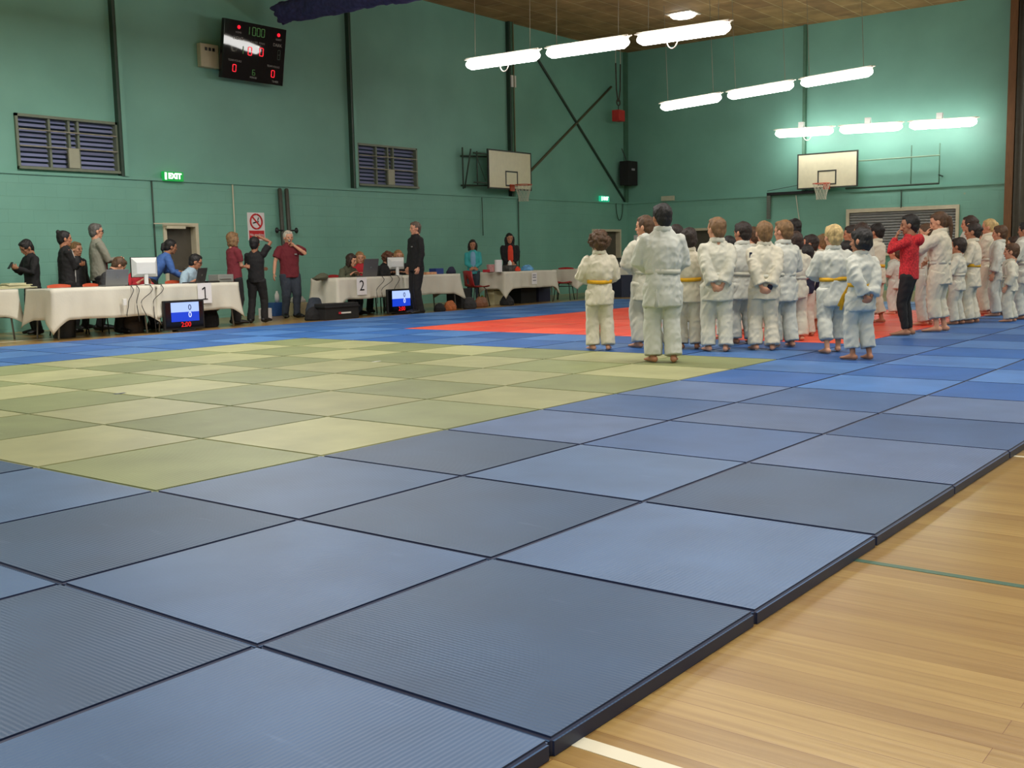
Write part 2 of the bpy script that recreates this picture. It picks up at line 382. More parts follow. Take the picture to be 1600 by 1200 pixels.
# curtain and brown post at the right of the back wall
mb = MB(); mb.box(XB - .18, XB, 5.16, 5.34, FL, ZC)
struct('trim_10', mb, mat('brown_timber_post', (120, 82, 46), .5, .2, 6, stretch=(8, 8, .6)))
cv = MB(); n = 240; rows = []
for zz in (FL + .02, 2.5, 5., ZC - .05):
    rows.append([(XB - .22 + .07 * math.sin(i * .9) + .02 * math.sin(i * 2.3), 5.12 - 9.0 * i / n, zz) for i in range(n + 1)])
vs = [p for r in rows for p in r]; N1 = n + 1
cv.add(vs, [(r * N1 + i, r * N1 + i + 1, (r + 1) * N1 + i + 1, (r + 1) * N1 + i) for r in range(3) for i in range(n)])
o = cv.build('divider_curtain', mat('dark_grey_curtain', (96, 94, 86), .85, .1), smooth=True)
sm = o.modifiers.new('s', 'SOLIDIFY'); sm.thickness = .006
tag(o, 'dark grey curtain hanging right of the brown timber post', 'curtain')

# floor lines
M_lw = mat('white_line_paint', (226, 220, 196), .35, .03); M_lg = mat('green_line_paint', (58, 96, 78), .35, .03)
for k, (x0, x1, m) in enumerate(((.075, .125, M_lw), (1.815, 1.85, M_lg), (4.12, 4.15, M_lw))):
    struct('trim_%d' % (20 + k), bx(x0, x1, -8, 12.6, FL, FL + .0012), m)
struct('trim_23', bx(-6, 12, 13.15, 13.2, FL, FL + .0012), mat('dull_red_line_paint', (150, 70, 40), .4, .05))
struct('trim_24', bx(3, 7.2, 14.0, 14.05, FL, FL + .0012), M_lw)

# ------------------------------------------------------------------ judo mats
XI = {-4: -4., -3: -3., -2: -2., -1: -1., 0: 0., 1: 1.02, 2: 2.04, 3: 3.05, 4: 4.04}
for i in range(5, 21): XI[i] = 4.98 + (i - 5) * .983
YJ = [0, .99, 1.99, 2.98, 4.03, 5.07, 6.03, 7.0, 7.92, 8.86, 9.82, 10.75, 11.68, 12.6]
def mat_mesh(w, l, m, name):
    bm = bmesh.new(); bmesh.ops.create_cube(bm, size=1)
    for v in bm.verts: v.co.x *= w; v.co.y *= l; v.co.z = v.co.z * .043 - .0215
    bmesh.ops.bevel(bm, geom=[e for e in bm.edges if all(v.co.z > -.01 for v in e.verts) or abs(e.verts[0].co.z - e.verts[1].co.z) > .01], offset=.009, segments=3, affect='EDGES')
    me = bpy.data.meshes.new(name); bm.to_mesh(me); bm.free(); me.materials.append(m)
    me.materials.append(M_vinyl); 
    for p in me.polygons:
        if p.normal.z < .9: p.material_index = 1 if 'blue' in name else 0
    return me
M_vinyl = mat('navy_vinyl_side', (34, 44, 76), .5, .05)
ORD = ['zeroth', 'first', 'second', 'third', 'fourth', 'fifth', 'sixth', 'seventh', 'eighth', 'ninth', 'tenth', 'eleventh', 'twelfth', 'thirteenth', 'fourteenth', 'fifteenth', 'sixteenth', 'seventeenth', 'eighteenth', 'nineteenth', 'twentieth', 'twenty-first', 'twenty-second', 'twenty-third']
cache = {}
# ends of the rows nearest the camera that the frame cuts off are left out
for i in range(-2, 20):
    for j in range(13):
        x0, x1, y0, y1 = XI[i], XI[i + 1], YJ[j], YJ[j + 1]
        cx, cy = (x0 + x1) / 2, (y0 + y1) / 2
        vis = False
        for px in (x0, cx, x1):
            for py in (y0, cy, y1):
                d = np.array([px, py, 0]) - CAM; zz = d @ FW
                if zz > .3 and abs(d @ RT / zz) < .50: 
                    if -(d @ UP) / zz < .40: vis = True
        if not vis: continue
        if 1 <= i < 8 and 3 <= j < 10: col = 'green'
        elif 10 <= i < 17 and 3 <= j < 10: col = 'red'
        else: col = 'blue'
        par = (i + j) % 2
        fam = col if col != 'blue' else 'grey_blue' if i < 3 and j < 6 else 'mid' if i < 6 and j < 4 else 'blue'  # nearest blue mats get a greyer blue than the farther ones
        key = (fam, par, round(x1 - x0, 3), round(y1 - y0, 3))
        if key not in cache: cache[key] = mat_mesh(x1 - x0 - .005, y1 - y0 - .005, TAT[(fam, par)], col + '_mat_cover')
        o = bpy.data.objects.new('judo_mat', cache[key]); COL.objects.link(o)
        o.location = (cx + random.uniform(-.001, .001), cy + random.uniform(-.001, .001), random.uniform(-.0008, 0))
        o.rotation_euler = (0, 0, random.uniform(-.0012, .0012))
        if col == 'green':
            lab = 'straw green judo mat, %s along the green square and %s in from its right edge' % (ORD[i], ORD[j - 2])
        elif col == 'red':
            lab = 'red judo mat, %s along the red square and %s in from its right edge' % (ORD[i - 9], ORD[j - 2])
        else:
            lab = 'blue judo mat, %s row from the camera and %s in from the wooden floor' % (ORD[i + 3], ORD[j + 1])
        tag(o, lab, 'mat', '%s judo mats laid edge to edge' % {'green': 'straw green', 'red': 'red', 'blue': 'blue'}[col])
o = bx(-.06, .06, -.012, .012, 0, .001).build('tape_strip', M_white, loc=(6.47, 6.9, .0)); o.location = (5.97, 6.48, .0003); tag(o, 'short white strip of tape on the green mats', 'tape')
o = bx(-.05, .05, -.02, .02, 0, .001).build('tape_strip', mat('navy_tape', (44, 58, 90), .6)); o.location = (3.06, 6.5, .0003); tag(o, 'small navy tape patch on the green mats at left', 'tape')

# ------------------------------------------------------------------ light fixtures
def lampmat():
    m, nt, b = nodes_mat('lit_tube_cover'); b.inputs['Base Color'].default_value = (.9, .9, .9, 1)
    b.inputs['Emission Color'].default_value = (1, .98, .94, 1); b.inputs['Emission Strength'].default_value = LAMP; return m
M_lamp = lampmat()
M_fit = mat('white_enamel_batten', (214, 206, 190), .45, .04)
M_chain = mat('dull_chain', (150, 145, 128), .5, .1, metal=.3)
def fixture(x, y, z, L, slope, label, loop=False, wall=False):
    root = empty('fluorescent_light', (x, y, z), 0, label, 'light', 'fluorescent lights hung in rows of three')
    root.rotation_euler = (slope, 0, 0)
    h = L / 2
    c = MB(); c.tube([(0, -h + .05, 0), (0, -h + .13, 0), (0, h - .13, 0), (0, h - .05, 0)], [(.065, .08), (.105, .13), (.105, .13), (.065, .08)], side=(0, 0, 1), n=14)
    c.build('light_cover', M_lamp, root, smooth=True)
    b = MB(); b.box(-.05, .05, -h + .01, h - .01, .085, .125); b.box(-.02, .02, -h - .05, h + .05, .095, .115)
    b.build('batten', M_fit, root, bevel=.004)
    for s in (-1, 1):
        q = MB(); q.tube([(0, s * (h - .02), .08), (.0, s * (h - .0), .02), (0, s * (h - .06), -.05)], .006, n=6); q.build('wire_clip', M_fit, root)
    if loop:
        q = MB(); pts = [(.0, -.11 * math.cos(a) + loop, -.05 - .17 * math.sin(a)) for a in np.linspace(0, math.pi, 12)]; q.tube(pts, .010, n=8); q.build('cable_loop', M_fit, root)
    if wall:
        for yy in (h * .1,):
            q = MB(); q.box(.0, wall + .03, yy - .06, yy + .06, .12, .15); q.box(-.04, .06, yy - .07, yy + .07, .10, .27); q.build('wall_bracket', M_white, root)
    else:
        for yy in (-h * .75, h * .75):
            q = MB(); top = ZC - z
            q.tube([(0, yy, .1), (.0, yy, top)], .006, n=6); q.build('hanging_chain', M_chain, root)
    return root
NAMES = ['left', 'middle', 'right']
for X, ya, yb, za, zb, rn in ((15., 12.8, 6.9, 4.84, 4.76, 'front row, nearest the camera'), (22., 12.4, 6.95, 4.64, 4.90, 'second row, in front of the back wall'), (26.0, 11.15, 5.8, 4.20, 4.05, 'lowest row, mounted on the back wall')):
    L = (ya - yb - .5) / 3; sl = math.atan2(zb - za, -(ya - yb)) + math.pi if False else math.atan2(-(zb - za), (ya - yb))
    for k in range(3):
        t = (k + .5) / 3; y = ya + (yb - ya) * t; z = za + (zb - za) * t
        wl = XB - X if X > 25 else False
        lp = {(15., 0): -.05, (15., 2): .2, (26.0, 0): -.1}.get((X, k), False)
        fixture(X, y, z, L, sl, 'bright tube light, %s of three in the %s' % (NAMES[k], rn), lp, wl)
root = empty('ceiling_light', (23.2, 12.35, ZC), 0, 'bright oval light fixed to the timber ceiling above the front row', 'light')
MB().ell((0, 0, -.06), (.28, .33, .07)).build('light_cover', M_lamp, root, smooth=True); bx(-.3, .3, -.36, .36, -.03, 0).build('light_base', M_fit, root)

# ------------------------------------------------------------------ people
def vnoise(P, seed=0):
    """smooth value noise in [-1, 1] at points P (n, 3)"""
    I = np.floor(P).astype(np.int64); F = P - I; F = F * F * (3 - 2 * F)
    def h(i, j, k):
        q = (i * 73856093) ^ (j * 19349663) ^ (k * 83492791) ^ (seed * 2654435761 % 4294967291)
        q = (q ^ (q >> 13)) * 1274126177 & 0xffffffff; q = (q ^ (q >> 16)) & 0xffffffff
        return q / 2147483647.5 - 1
    r = 0
    for a in (0, 1):
        for b in (0, 1):
            for c in (0, 1):
                wgt = (F[:, 0] if a else 1 - F[:, 0]) * (F[:, 1] if b else 1 - F[:, 1]) * (F[:, 2] if c else 1 - F[:, 2])
                r = r + wgt * h(I[:, 0] + a, I[:, 1] + b, I[:, 2] + c)
    return r
REMESH = []     # (object, voxel, displacement amplitude, noise scale vector, seed)
def remesh(o, voxel, amp=0., sc=(9, 9, 5), seed=0, smooth=1):
    md = o.modifiers.new('remesh', 'REMESH'); md.mode = 'VOXEL'; md.voxel_size = voxel; md.use_smooth_shade = True
    if smooth:
        sm = o.modifiers.new('smooth', 'SMOOTH'); sm.iterations = smooth; sm.factor = .5
    REMESH.append((o, amp, sc, seed)); return o
def finish_remesh():
    bpy.context.view_layer.update()
    dg = bpy.context.evaluated_depsgraph_get()
    new = []
    for o, amp, sc, seed in REMESH:
        me = bpy.data.meshes.new_from_object(o.evaluated_get(dg)); new.append(me)
    for (o, amp, sc, seed), me in zip(REMESH, new):
        o.modifiers.clear(); mats = [m for m in o.data.materials]; o.data = me
        if not me.materials:
            for m in mats: me.materials.append(m)
        n = len(me.vertices)
        if amp and n:
            co = np.empty(n * 3, np.float32); me.vertices.foreach_get('co', co); co = co.reshape(-1, 3).astype(float)
            no = np.empty(n * 3, np.float32); me.vertex_normals.foreach_get('vector', no); no = no.reshape(-1, 3)
            s = np.array(sc, float)
            d = vnoise(co * s, seed) + .6 * (1 - 2 * np.abs(vnoise(co * s * 1.7 + co[:, [2, 2, 0]] * s * .6, seed + 5))) + .3 * vnoise(co * s * 4, seed + 9)
            co += no * (d * amp)[:, None]
            me.vertices.foreach_set('co', co.astype(np.float32).ravel())
        me.polygons.foreach_set('use_smooth', [True] * len(me.polygons)); me.update()

SKIN = {'a': mat('fair_skin', (206, 150, 120), .55, .06, 12), 'b': mat('tan_skin', (178, 122, 92), .55, .06, 12), 'c': mat('brown_skin', (160, 112, 84), .55, .06, 12)}
HAIR = {k: mat('hair_' + k, c, .6, .35, 30, bump=.6, bscale=90, stretch=(1, 1, .35)) for k, c in dict(brown=(82, 58, 38), black=(22, 19, 19), dark=(38, 28, 24), dbrown=(52, 36, 28),
        ginger=(118, 88, 58), lbrown=(122, 92, 58), blond=(190, 164, 112), blonddk=(160, 120, 78), grey=(92, 90, 86), white=(200, 192, 176), greybrown=(92, 80, 68), auburn=(92, 54, 36)).items()}
M_gi = [mat('gi_cotton_%d' % k, c, .85, .035, 5, bump=.35, bscale=220) for k, c in enumerate(((208, 206, 190), (214, 208, 188), (202, 204, 194)))]
M_yellow = mat('yellow_belt_cotton', (222, 168, 28), .8, .08, 20); M_wbelt = mat('white_belt_cotton', (200, 199, 184), .85, .04, 20)
def cloth(n, c, v=.06, sc=8): return mat(n, c, .85, v, sc, bump=.25, bscale=150)
C_black = cloth('black_cloth', (24, 24, 26)); C_char = cloth('charcoal_cloth', (48, 48, 50)); C_maroon = cloth('maroon_cotton', (112, 34, 44)); C_jean = cloth('dark_denim', (52, 60, 72), .15)
C_grey = cloth('grey_blazer_wool', (138, 138, 124)); C_red = cloth('red_cotton', (184, 40, 52)); C_redsp = mat('red_speckled_fleece', (186, 42, 48), .95, .45, 55, bump=.4, bscale=120)
C_blue = cloth('blue_cotton', (66, 104, 170)); C_pale = cloth('pale_blue_cotton', (158, 184, 200)); C_olive = cloth('olive_jacket_cloth', (82, 84, 66)); C_teal = cloth('turquoise_knit', (62, 168, 172))
C_orange = cloth('orange_red_cotton', (216, 66, 42)); C_navy = cloth('navy_cotton', (34, 38, 62)); C_white = cloth('white_cotton', (214, 214, 208)); C_ltblue = cloth('light_blue_cotton', (128, 172, 206))
M_shoe = mat('black_shoe_leather', (20, 19, 19), .5, .1); M_eye = mat('dark_eyes', (30, 22, 18), .3); M_lip = mat('lips', (150, 84, 76), .5); M_wire = mat('glasses_frame', (28, 26, 26), .3)

def unit(v): v = np.array(v, float); return v / (np.linalg.norm(v) + 1e-9)
def ik(A, B, l1, l2, hint):
    A = np.array(A, float); B = np.array(B, float); d = B - A; L = np.linalg.norm(d); u = d / (L + 1e-9)
    if L > (l1 + l2) * .985: L2 = (l1 + l2) * .985; B = A + u * L2; L = L2
    if L < abs(l1 - l2) + .02: L = abs(l1 - l2) + .02; B = A + u * L
    a = (l1 * l1 - l2 * l2 + L * L) / (2 * L); h = math.sqrt(max(l1 * l1 - a * a, 0))
    p = np.array(hint, float); p = p - (p @ u) * u; p = unit(p)
    return A + u * a + p * h, B
ARM = {  # wrist (forward, outward, height) and elbow hint, fractions of the stature; curl of the fingers
    'front': ((.125, .03, .585), (-.5, 1., -.35), .5), 'back': ((-.095, .02, .475), (-.6, .8, .1), .6), 'side': ((.035, .155, .455), (-.8, .3, 0), .35),
    'cross': ((.125, -.07, .665), (-.2, .7, -.8), .3), 'face': ((.115, .03, .85), (.3, .8, -1.), .6), 'phone': ((.17, .04, .70), (-.3, .6, -1), .7),
    'phone2': ((.19, .03, .66), (-.3, .6, -1), .7), 'type': ((.25, .06, .60), (-.2, .8, -.8), .4), 'reach': ((.25, .10, .62), (-.3, .6, -1), .4),
    'belly': ((.12, -.03, .63), (-.4, .8, -.6), .4), 'belly2': ((.11, .0, .56), (-.5, .8, -.4), .4), 'overhead': ((.0, .05, 1.01), (.3, 1, .5), .5),
    'mic': ((.115, .035, .835), (.3, 1., -.8), .9), 'away': ((.05, .215, .50), (-.8, .4, 0), .3), 'pocket': ((.045, .115, .50), (-.9, .8, 0), .5)}
def hand(mb, W, d, inward, k, curl, side):
    """palm, four fingers and a thumb; W wrist, d hand direction, inward = palm normal"""
    d = unit(d); nrm = unit(np.array(inward) - (np.array(inward) @ d) * d); ax = np.cross(d, nrm) * (1 if side > 0 else -1)
    pl = .085 * k
    R = np.stack([d, ax, nrm], 1)
    mb.ell(W + d * pl * .5, (pl * .62, .040 * k, .0165 * k), R)
    for i, (off, ln) in enumerate(((-.030, .060), (-.010, .074), (.011, .070), (.030, .054))):
        p = W + d * pl * .88 + ax * off * k; pts = [p]; dd = d.copy(); a = 0
        for s in range(3):
            a += curl * .75; dd = d * math.cos(a) + nrm * math.sin(a) + ax * off * 1.5; pts.append(pts[-1] + unit(dd) * ln * k * (.45, .32, .27)[s])
        mb.tube(pts, [.0088 * k, .0085 * k, .0078 * k, .0066 * k], n=8)
    p = W + d * pl * .28 - ax * .032 * k
    mb.tube([p, p + unit(d * .8 - ax * .7 + nrm * .4) * .034 * k, p + unit(d * 1. - ax * .35 + nrm * .6) * .062 * k], [.0115 * k, .0098 * k, .0078 * k], n=8)

WEAR = {  # top, sleeve length (fraction of arm), bottom, trouser, shoes, inner
    'gi': dict(gi=1), 'navy': dict(top=C_navy, sl=.95, tr=M_gi[0]), 'black': dict(top=C_black, sl=.97, tr=C_black, name='shirt'), 'blackcardi': dict(top=C_black, sl=.97, tr=C_black, inner=C_white, name='cardigan'),
    'charcoal': dict(top=C_char, sl=.97, tr=C_black, name='coat'), 'greyblazer': dict(top=C_grey, sl=.97, tr=C_black, inner=C_maroon, name='blazer'), 'redtop': dict(top=C_red, sl=.9, tr=C_jean, name='top'),
    'bluetop': dict(top=C_blue, sl=.95, tr=C_black, name='top'), 'palebluetee': dict(top=C_pale, sl=.4, tr=C_jean, name='tee_shirt'), 'maroon': dict(top=C_maroon, sl=.36, tr=C_black, name='polo_shirt'),
    'maroonjeans': dict(top=C_maroon, sl=.36, tr=C_jean, name='polo_shirt'), 'blacktee': dict(top=C_black, sl=.36, tr=C_black, name='tee_shirt'), 'olive': dict(top=C_olive, sl=.97, tr=C_jean, name='jacket'),
    'blackcoat': dict(top=C_black, sl=.97, tr=C_black, name='coat'), 'teal': dict(top=C_teal, sl=.9, tr=C_jean, inner=C_ltblue, name='cardigan'), 'orange': dict(top=C_black, sl=.85, tr=C_black, inner=C_orange, name='cardigan'),
    'red': dict(top=C_redsp, sl=.92, tr=C_black, name='hooded_jacket', bare=1)}
count = 0
def person(x, y, Htop, hd, kind, p):
    global count; count += 1; sd = count * 17
    wear = WEAR[p['wear']]; gi = wear.get('gi'); base = 0. if kind == 'J' else FL
    lean = math.radians(p.get('lean', 0)); sit = kind == 'S'
    if sit: H = 1.64
    elif lean: H = Htop / (.52 + .48 * math.cos(lean))
    else: H = Htop
    g = p.get('girth', 1.) * (1.0 if H > 1.4 else 1.04)
    hh = .165 + .034 * H; hh *= 1.10
    zN = H - hh - .010 * H                      # base of the neck, standing
    pz = .52 * H
    if sit: pz = min(max(Htop - ((zN - .52 * H) * math.cos(lean) + (H - zN) * math.cos(math.radians(p.get('hp', 0)) * .8)), .42), .62)
    base_z = base
    T = np.array(Matrix.Rotation(lean, 3, 'Y'))
    O = np.array([-.06 * H * math.sin(lean), 0, pz])
    def tf(f, l, z): return O + T @ np.array([f, l, z - .52 * H])      # z given as standing height
    root = empty('person', (x, y, base_z), hd, p['label'], 'person', 'judo class standing in rows' if kind == 'J' else 'officials and helpers by the tables')
    body = MB()
    # head
    hy, hp = math.radians(p.get('hy', 0)), math.radians(p.get('hp', 0))
    Hm = np.array(Matrix.Rotation(hy, 3, 'Z') @ Matrix.Rotation(hp, 3, 'Y'))
    piv = tf(-.01 * H, 0, zN + .01 * H); hc = piv + Hm @ np.array([.012 * H, 0, H - hh / 2 - zN - .01 * H])
    if lean: hc = piv + Hm @ np.array([.03 * H, 0, H - hh / 2 - zN - .01 * H])
    def hd_(a, b, c): return hc + Hm @ (np.array([a, b, c]) * hh)
    E = lambda mb, c, r, **k: mb.ell(hd_(*c), tuple(q * hh for q in r), Hm, **k)
    E(body, (-.01, 0, .10), (.42, .335, .40), nu=20, nv=14); E(body, (.09, 0, -.18), (.28, .245, .30), nu=16, nv=10)
    E(body, (.23, 0, -.40), (.12, .13, .09)); E(body, (.385, 0, -.06), (.075, .05, .14)); E(body, (.41, 0, -.12), (.075, .065, .045))
    E(body, (.345, 0, .085), (.06, .22, .05)); E(body, (.355, 0, -.265), (.05, .11, .035))
    for s in (-1, 1):
        E(body, (-.01, s * .352, -.045), (.085, .045, .13)); E(body, (.24, s * .17, -.10), (.10, .09, .09))
    body.tube([tf(-.012 * H, 0, zN - .04 * H), (tf(-.008 * H, 0, zN) + hd_(-.10, 0, -.38)) / 2, hd_(-.08, 0, -.2)], [.034 * H, .25 * hh, .25 * hh], n=14)
    # trunk
    trunk = [(.50, .070, .050), (.55, .070, .050), (.62, .064, .046), (.70, .076, .054), (.77, .080, .052), (zN / H - .035, .066, .042), (zN / H - .005, .038, .034)]
    body.tube([tf(0, 0, a * H) for a, _, _ in trunk], [(b * H * g, c * H * g) for _, b, c in trunk], side=T @ np.array([0, 1, 0]), n=20)
    # arms
    sh_w = .098 * H * min(g, 1.08); shz = zN - .035 * H; arms = {}
    l1, l2 = .168 * H, .150 * H; k = H / 1.72 * (1.0 if H > 1.45 else 1.06)
    for s, key in ((1, 'L'), (-1, 'R')):
        A = ARM[p[key]]; Sh = tf(0, s * sh_w, shz)
        tgt = tf(A[0][0] * H, s * A[0][1] * H + (.012 * H if p[key] in ('cross', 'front', 'back', 'belly', 'belly2') and s > 0 else 0), A[0][2] * H + (.012 * H * s if p[key] in ('cross', 'back', 'front') else 0))
        if p[key] == 'face': tgt = hd_(.50, s * .12, -.12) - np.array([-.02 * H, 0, .075 * H])
        if p[key] == 'mic': tgt = hd_(.55, s * .18, -.42) - np.array([-.03, 0, .05])
        if p[key] == 'overhead': tgt = hd_(.15, s * .30, .55)
        if sit and p[key] == 'type': tgt = np.array([.30, s * .10, .80 - base * 0]) + np.array([.02, 0, -.0])
        if p[key] == 'reach': tgt = tf(0, 0, .8 * H) * 0 + np.array([.50, s * .16, .84 + (.1 if s > 0 else 0)])
        El, Wr = ik(Sh, tgt, l1, l2, T @ (np.array([A[1][0], A[1][1] * s, A[1][2]])))
        arms[s] = (Sh, El, Wr, A[2])
        body.tube([Sh, Sh + (El - Sh) * .5, El, El + (Wr - El) * .35, Wr], [.026 * H * g, .0245 * H * g, .0205 * H, .0215 * H, .0145 * H], n=12)
        d = Wr - El
        if p[key] in ('front', 'belly', 'belly2', 'cross'): d = unit(d) + np.array([.1, -s * .7, 0])
        if p[key] == 'back': d = unit(d) + np.array([0, -s * 1.3, -.1])
        if p[key] == 'face': d = hd_(.42, s * .05, .05) - Wr
        if p[key] == 'overhead': d = hd_(0, -s * .1, .62) - Wr
        inward = np.array([.0, -s, 0.])
        if p[key] in ('front', 'belly', 'belly2', 'cross'): inward = np.array([-1., 0, 0])
        if p[key] == 'back': inward = np.array([1., 0, .3])
        if p[key] in ('type', 'reach'): inward = np.array([0, 0, -1.])
        if p[key] in ('face',): inward = np.array([-1., -s * .3, 0])
        if p[key] == 'overhead': inward = np.array([0, 0, -1.])
        if p[key] in ('phone', 'phone2', 'mic'): inward = np.array([0., -s, .3]); 
        hand(body, Wr, d, inward, k, A[2], s)
    # legs
    feet = {}
    st = p.get('stride', 0); lift = p.get('legs', .044)
    for s in (1, -1):
        hip = tf(0, s * .05 * H, .505 * H)
        if sit: ank = np.array([.30, s * .11, .07]); 
        elif p['wear'] == 'red': ank = np.array([0 + .02 * s, s * .045 * H, .04 * H])
        else: ank = np.array([-.018 * H + (st * H * (-s) * .5 if st else .02 * s * H), s * .062 * H, .042 * H])
        if st and s > 0: ank[2] += .0
        Kn, An = ik(hip, ank, (.245 if sit else .2335) * H, (.245 if sit else .2335) * H, (1, s * .12, 0))
        feet[s] = (hip, Kn, An)
        body.tube([hip, hip + (Kn - hip) * .5, Kn, Kn + (An - Kn) * .3 + np.array([-.008, 0, 0]), An], [.040 * H * g, .034 * H * g, .026 * H, .028 * H, .020 * H], n=14)
        fl = .145 * H; tw = unit((1, s * .22, 0)); az = An[2]; ft = np.array([An[0], An[1], 0]); sh = not (gi or wear.get('bare') or p['wear'] == 'navy')
        q = .004 if not sh else .02
        heel = ft - tw * .032 * H + np.array([0, 0, .021 * H + q]); ball = ft + tw * .082 * H + np.array([0, 0, .0125 * H + q]); toe = ft + tw * .112 * H + np.array([0, 0, .010 * H + q])
        body.tube([heel, ft + tw * .02 * H + np.array([0, 0, .024 * H + q]), ball, toe], [(.020 * H, .020 * H), (.020 * H, .023 * H), (.027 * H, .0125 * H), (.022 * H, .0095 * H)], side=np.cross((0, 0, 1), tw), n=12)
        body.tube([An + np.array([0, 0, .01]), ft + np.array([0, 0, .022 * H + q])], [.021 * H, .022 * H], n=10)
        if not sh:
            for i in range(5):
                a = ball + np.cross((0, 0, 1), tw) * (i - 2) * .0095 * H * 1.05; ln = (.036, .040, .037, .033, .027)[i if s < 0 else i] * H
                body.tube([a, a + tw * ln * .6, a + tw * ln - np.array([0, 0, .003])], [.0085 * H * (1.25 if i == 0 else .9)] * 3 if False else [.008 * H, .0075 * H, .0062 * H], n=8)
        else:
            m = MB(); up = np.array([0, 0, .002])
            m.tube([heel - tw * .012 * H, ft + tw * .02 * H + np.array([0, 0, .03 * H]), ball + np.array([0, 0, .008]), toe + tw * .022 * H], [(.026 * H, .026 * H), (.028 * H, .034 * H), (.033 * H, .021 * H), (.024 * H, .015 * H)], side=np.cross((0, 0, 1), tw), n=14)
            zmin = min(v[2] for v in m.v); m.v = [(a_, b_, max(c_ - zmin * .5, 0.001)) for a_, b_, c_ in m.v]
            remesh(m.build('shoe', M_shoe, root), .010)
    skin = SKIN['c' if p['hc'] == 'black' and count % 3 == 0 else 'b' if p['hc'] in ('black', 'dark') else 'a']
    zmin = min(v[2] for v in body.v)
    if zmin < .002: body.v = [(a_, b_, max(c_, .002)) for a_, b_, c_ in body.v]
    remesh(body.build('body', skin, root), .0078 * (1 if H < 1.55 else 1.08), smooth=1)
    # face
    face = MB(); 
    for s in (-1, 1):
        E(face, (.355, s * .135, -.0), (.032, .052, .026), nu=8, nv=6)
    face.build('eyes', M_eye, root, smooth=True)
    face = MB()
    for s in (-1, 1): face.tube([hd_(.345, s * .21, .07), hd_(.385, s * .14, .10), hd_(.40, s * .06, .085)], .011 * hh * 1.3, n=6)
    face.build('eyebrows', HAIR[p['hc']], root, smooth=True)
    m = MB(); m.tube([hd_(.345, -.10, -.265), hd_(.398, 0, -.262), hd_(.345, .10, -.265)], [.012 * hh, .024 * hh, .012 * hh], n=8); m.build('lips', M_lip, root, smooth=True)
    if p.get('glasses'):
        m = MB()
        for s in (-1, 1):
            A_ = Hm @ np.array([[0, 0, 1], [1, 0, 0], [0, 1, 0]]).astype(float); m.torus(hd_(.42, s * .145, 0), .10 * hh, .012 * hh, 14, 6, A_); m.tube([hd_(.42, s * .24, .02), hd_(.0, s * .37, .02)], .011 * hh, n=6)
        m.tube([hd_(.43, -.045, .01), hd_(.43, .045, .01)], .011 * hh, n=6); m.build('glasses', M_wire, root, smooth=True)
    # hair
    hs = p['hair']; m = MB(); amp, sc = .004, (26, 26, 14)
    E(m, (-.07, 0, .15), (.43, .372, .415), nu=20, nv=14); E(m, (-.20, 0, -.05), (.27, .325, .34), nu=16, nv=10); E(m, (-.22, 0, -.27), (.17, .23, .17))
    if hs == 'short': E(m, (.13, 0, .36), (.25, .28, .15)); amp = .0055
    if hs in ('bowl',): E(m, (-.10, 0, -.06), (.36, .40, .36)); E(m, (.12, 0, .30), (.28, .30, .16)); amp = .006
    if hs in ('curly', 'curly2'):
        rr = random.Random(count)
        for i in range(60):
            u = rr.uniform(-1, .75); ph = rr.uniform(.55 if hs == 'curly' else .8, 5.7); q = math.sqrt(max(0, 1 - u * u)); E(m, (-.07 + .44 * q * math.cos(ph), .43 * q * math.sin(ph), .10 + .44 * (-u * .9)), (.12, .12, .12), nu=8, nv=6)
        E(m, (.1, 0, .42), (.3, .3, .14)); amp = .010; sc = (40, 40, 40)
    if hs in ('bob', 'bob2'):
        E(m, (-.08, 0, -.05), (.34, .42, .42)); E(m, (-.12, 0, -.30), (.30, .40, .28)); E(m, (.14, 0, .34), (.24, .30, .15)); amp = .006
        for s in (-1, 1): m.tube([hd_(.10, s * .36, .15), hd_(.06, s * .40, -.15), hd_(.02, s * .38, -.50 if hs == 'bob' else -.6)], [.10 * hh, .11 * hh, .08 * hh], n=10)
        if hs == 'bob2':
            m.tube([hd_(-.3, 0, -.2), hd_(-.34, 0, -.6)], [.3 * hh, .2 * hh], n=12)
    if hs in ('pony', 'pony2'):
        ln = -1.05 if hs == 'pony2' else -.75
        m.tube([hd_(-.40, 0, .20), hd_(-.56, 0, .10), hd_(-.56, .0, -.30), hd_(-.46, 0, ln * .7), hd_(-.42, 0, ln)], [.09 * hh, .11 * hh, .12 * hh, .09 * hh, .03 * hh], n=10); E(m, (.12, 0, .35), (.24, .26, .14))
    if hs == 'bun': E(m, (-.44, 0, .16), (.15, .16, .15)); E(m, (.12, 0, .35), (.24, .26, .14))
    if hs == 'bunhigh': E(m, (-.36, 0, .44), (.14, .14, .16)); E(m, (.12, 0, .35), (.24, .26, .14))
    remesh(m.build('hair', HAIR[p['hc']], root), .009, amp * (1 if H > 1.2 else .9), sc, sd)
    Y1 = T @ np.array([0, 1, 0]); giM = M_gi[count % 3]
    topz = zN / H
    # lower garment
    trm = giM if gi else wear['tr']
    tr = MB(); f = 1.12 if gi else 1.0
    hipr = [(.475, .083 * f), (.52, .090), (.555, .082)] if gi else [(.475, .082), (.50, .084), (.53, .076)]
    tr.tube([tf(0, 0, a * H) for a, b in hipr], [(b * H * g, b * .72 * H * g) for a, b in hipr], side=Y1, n=18)
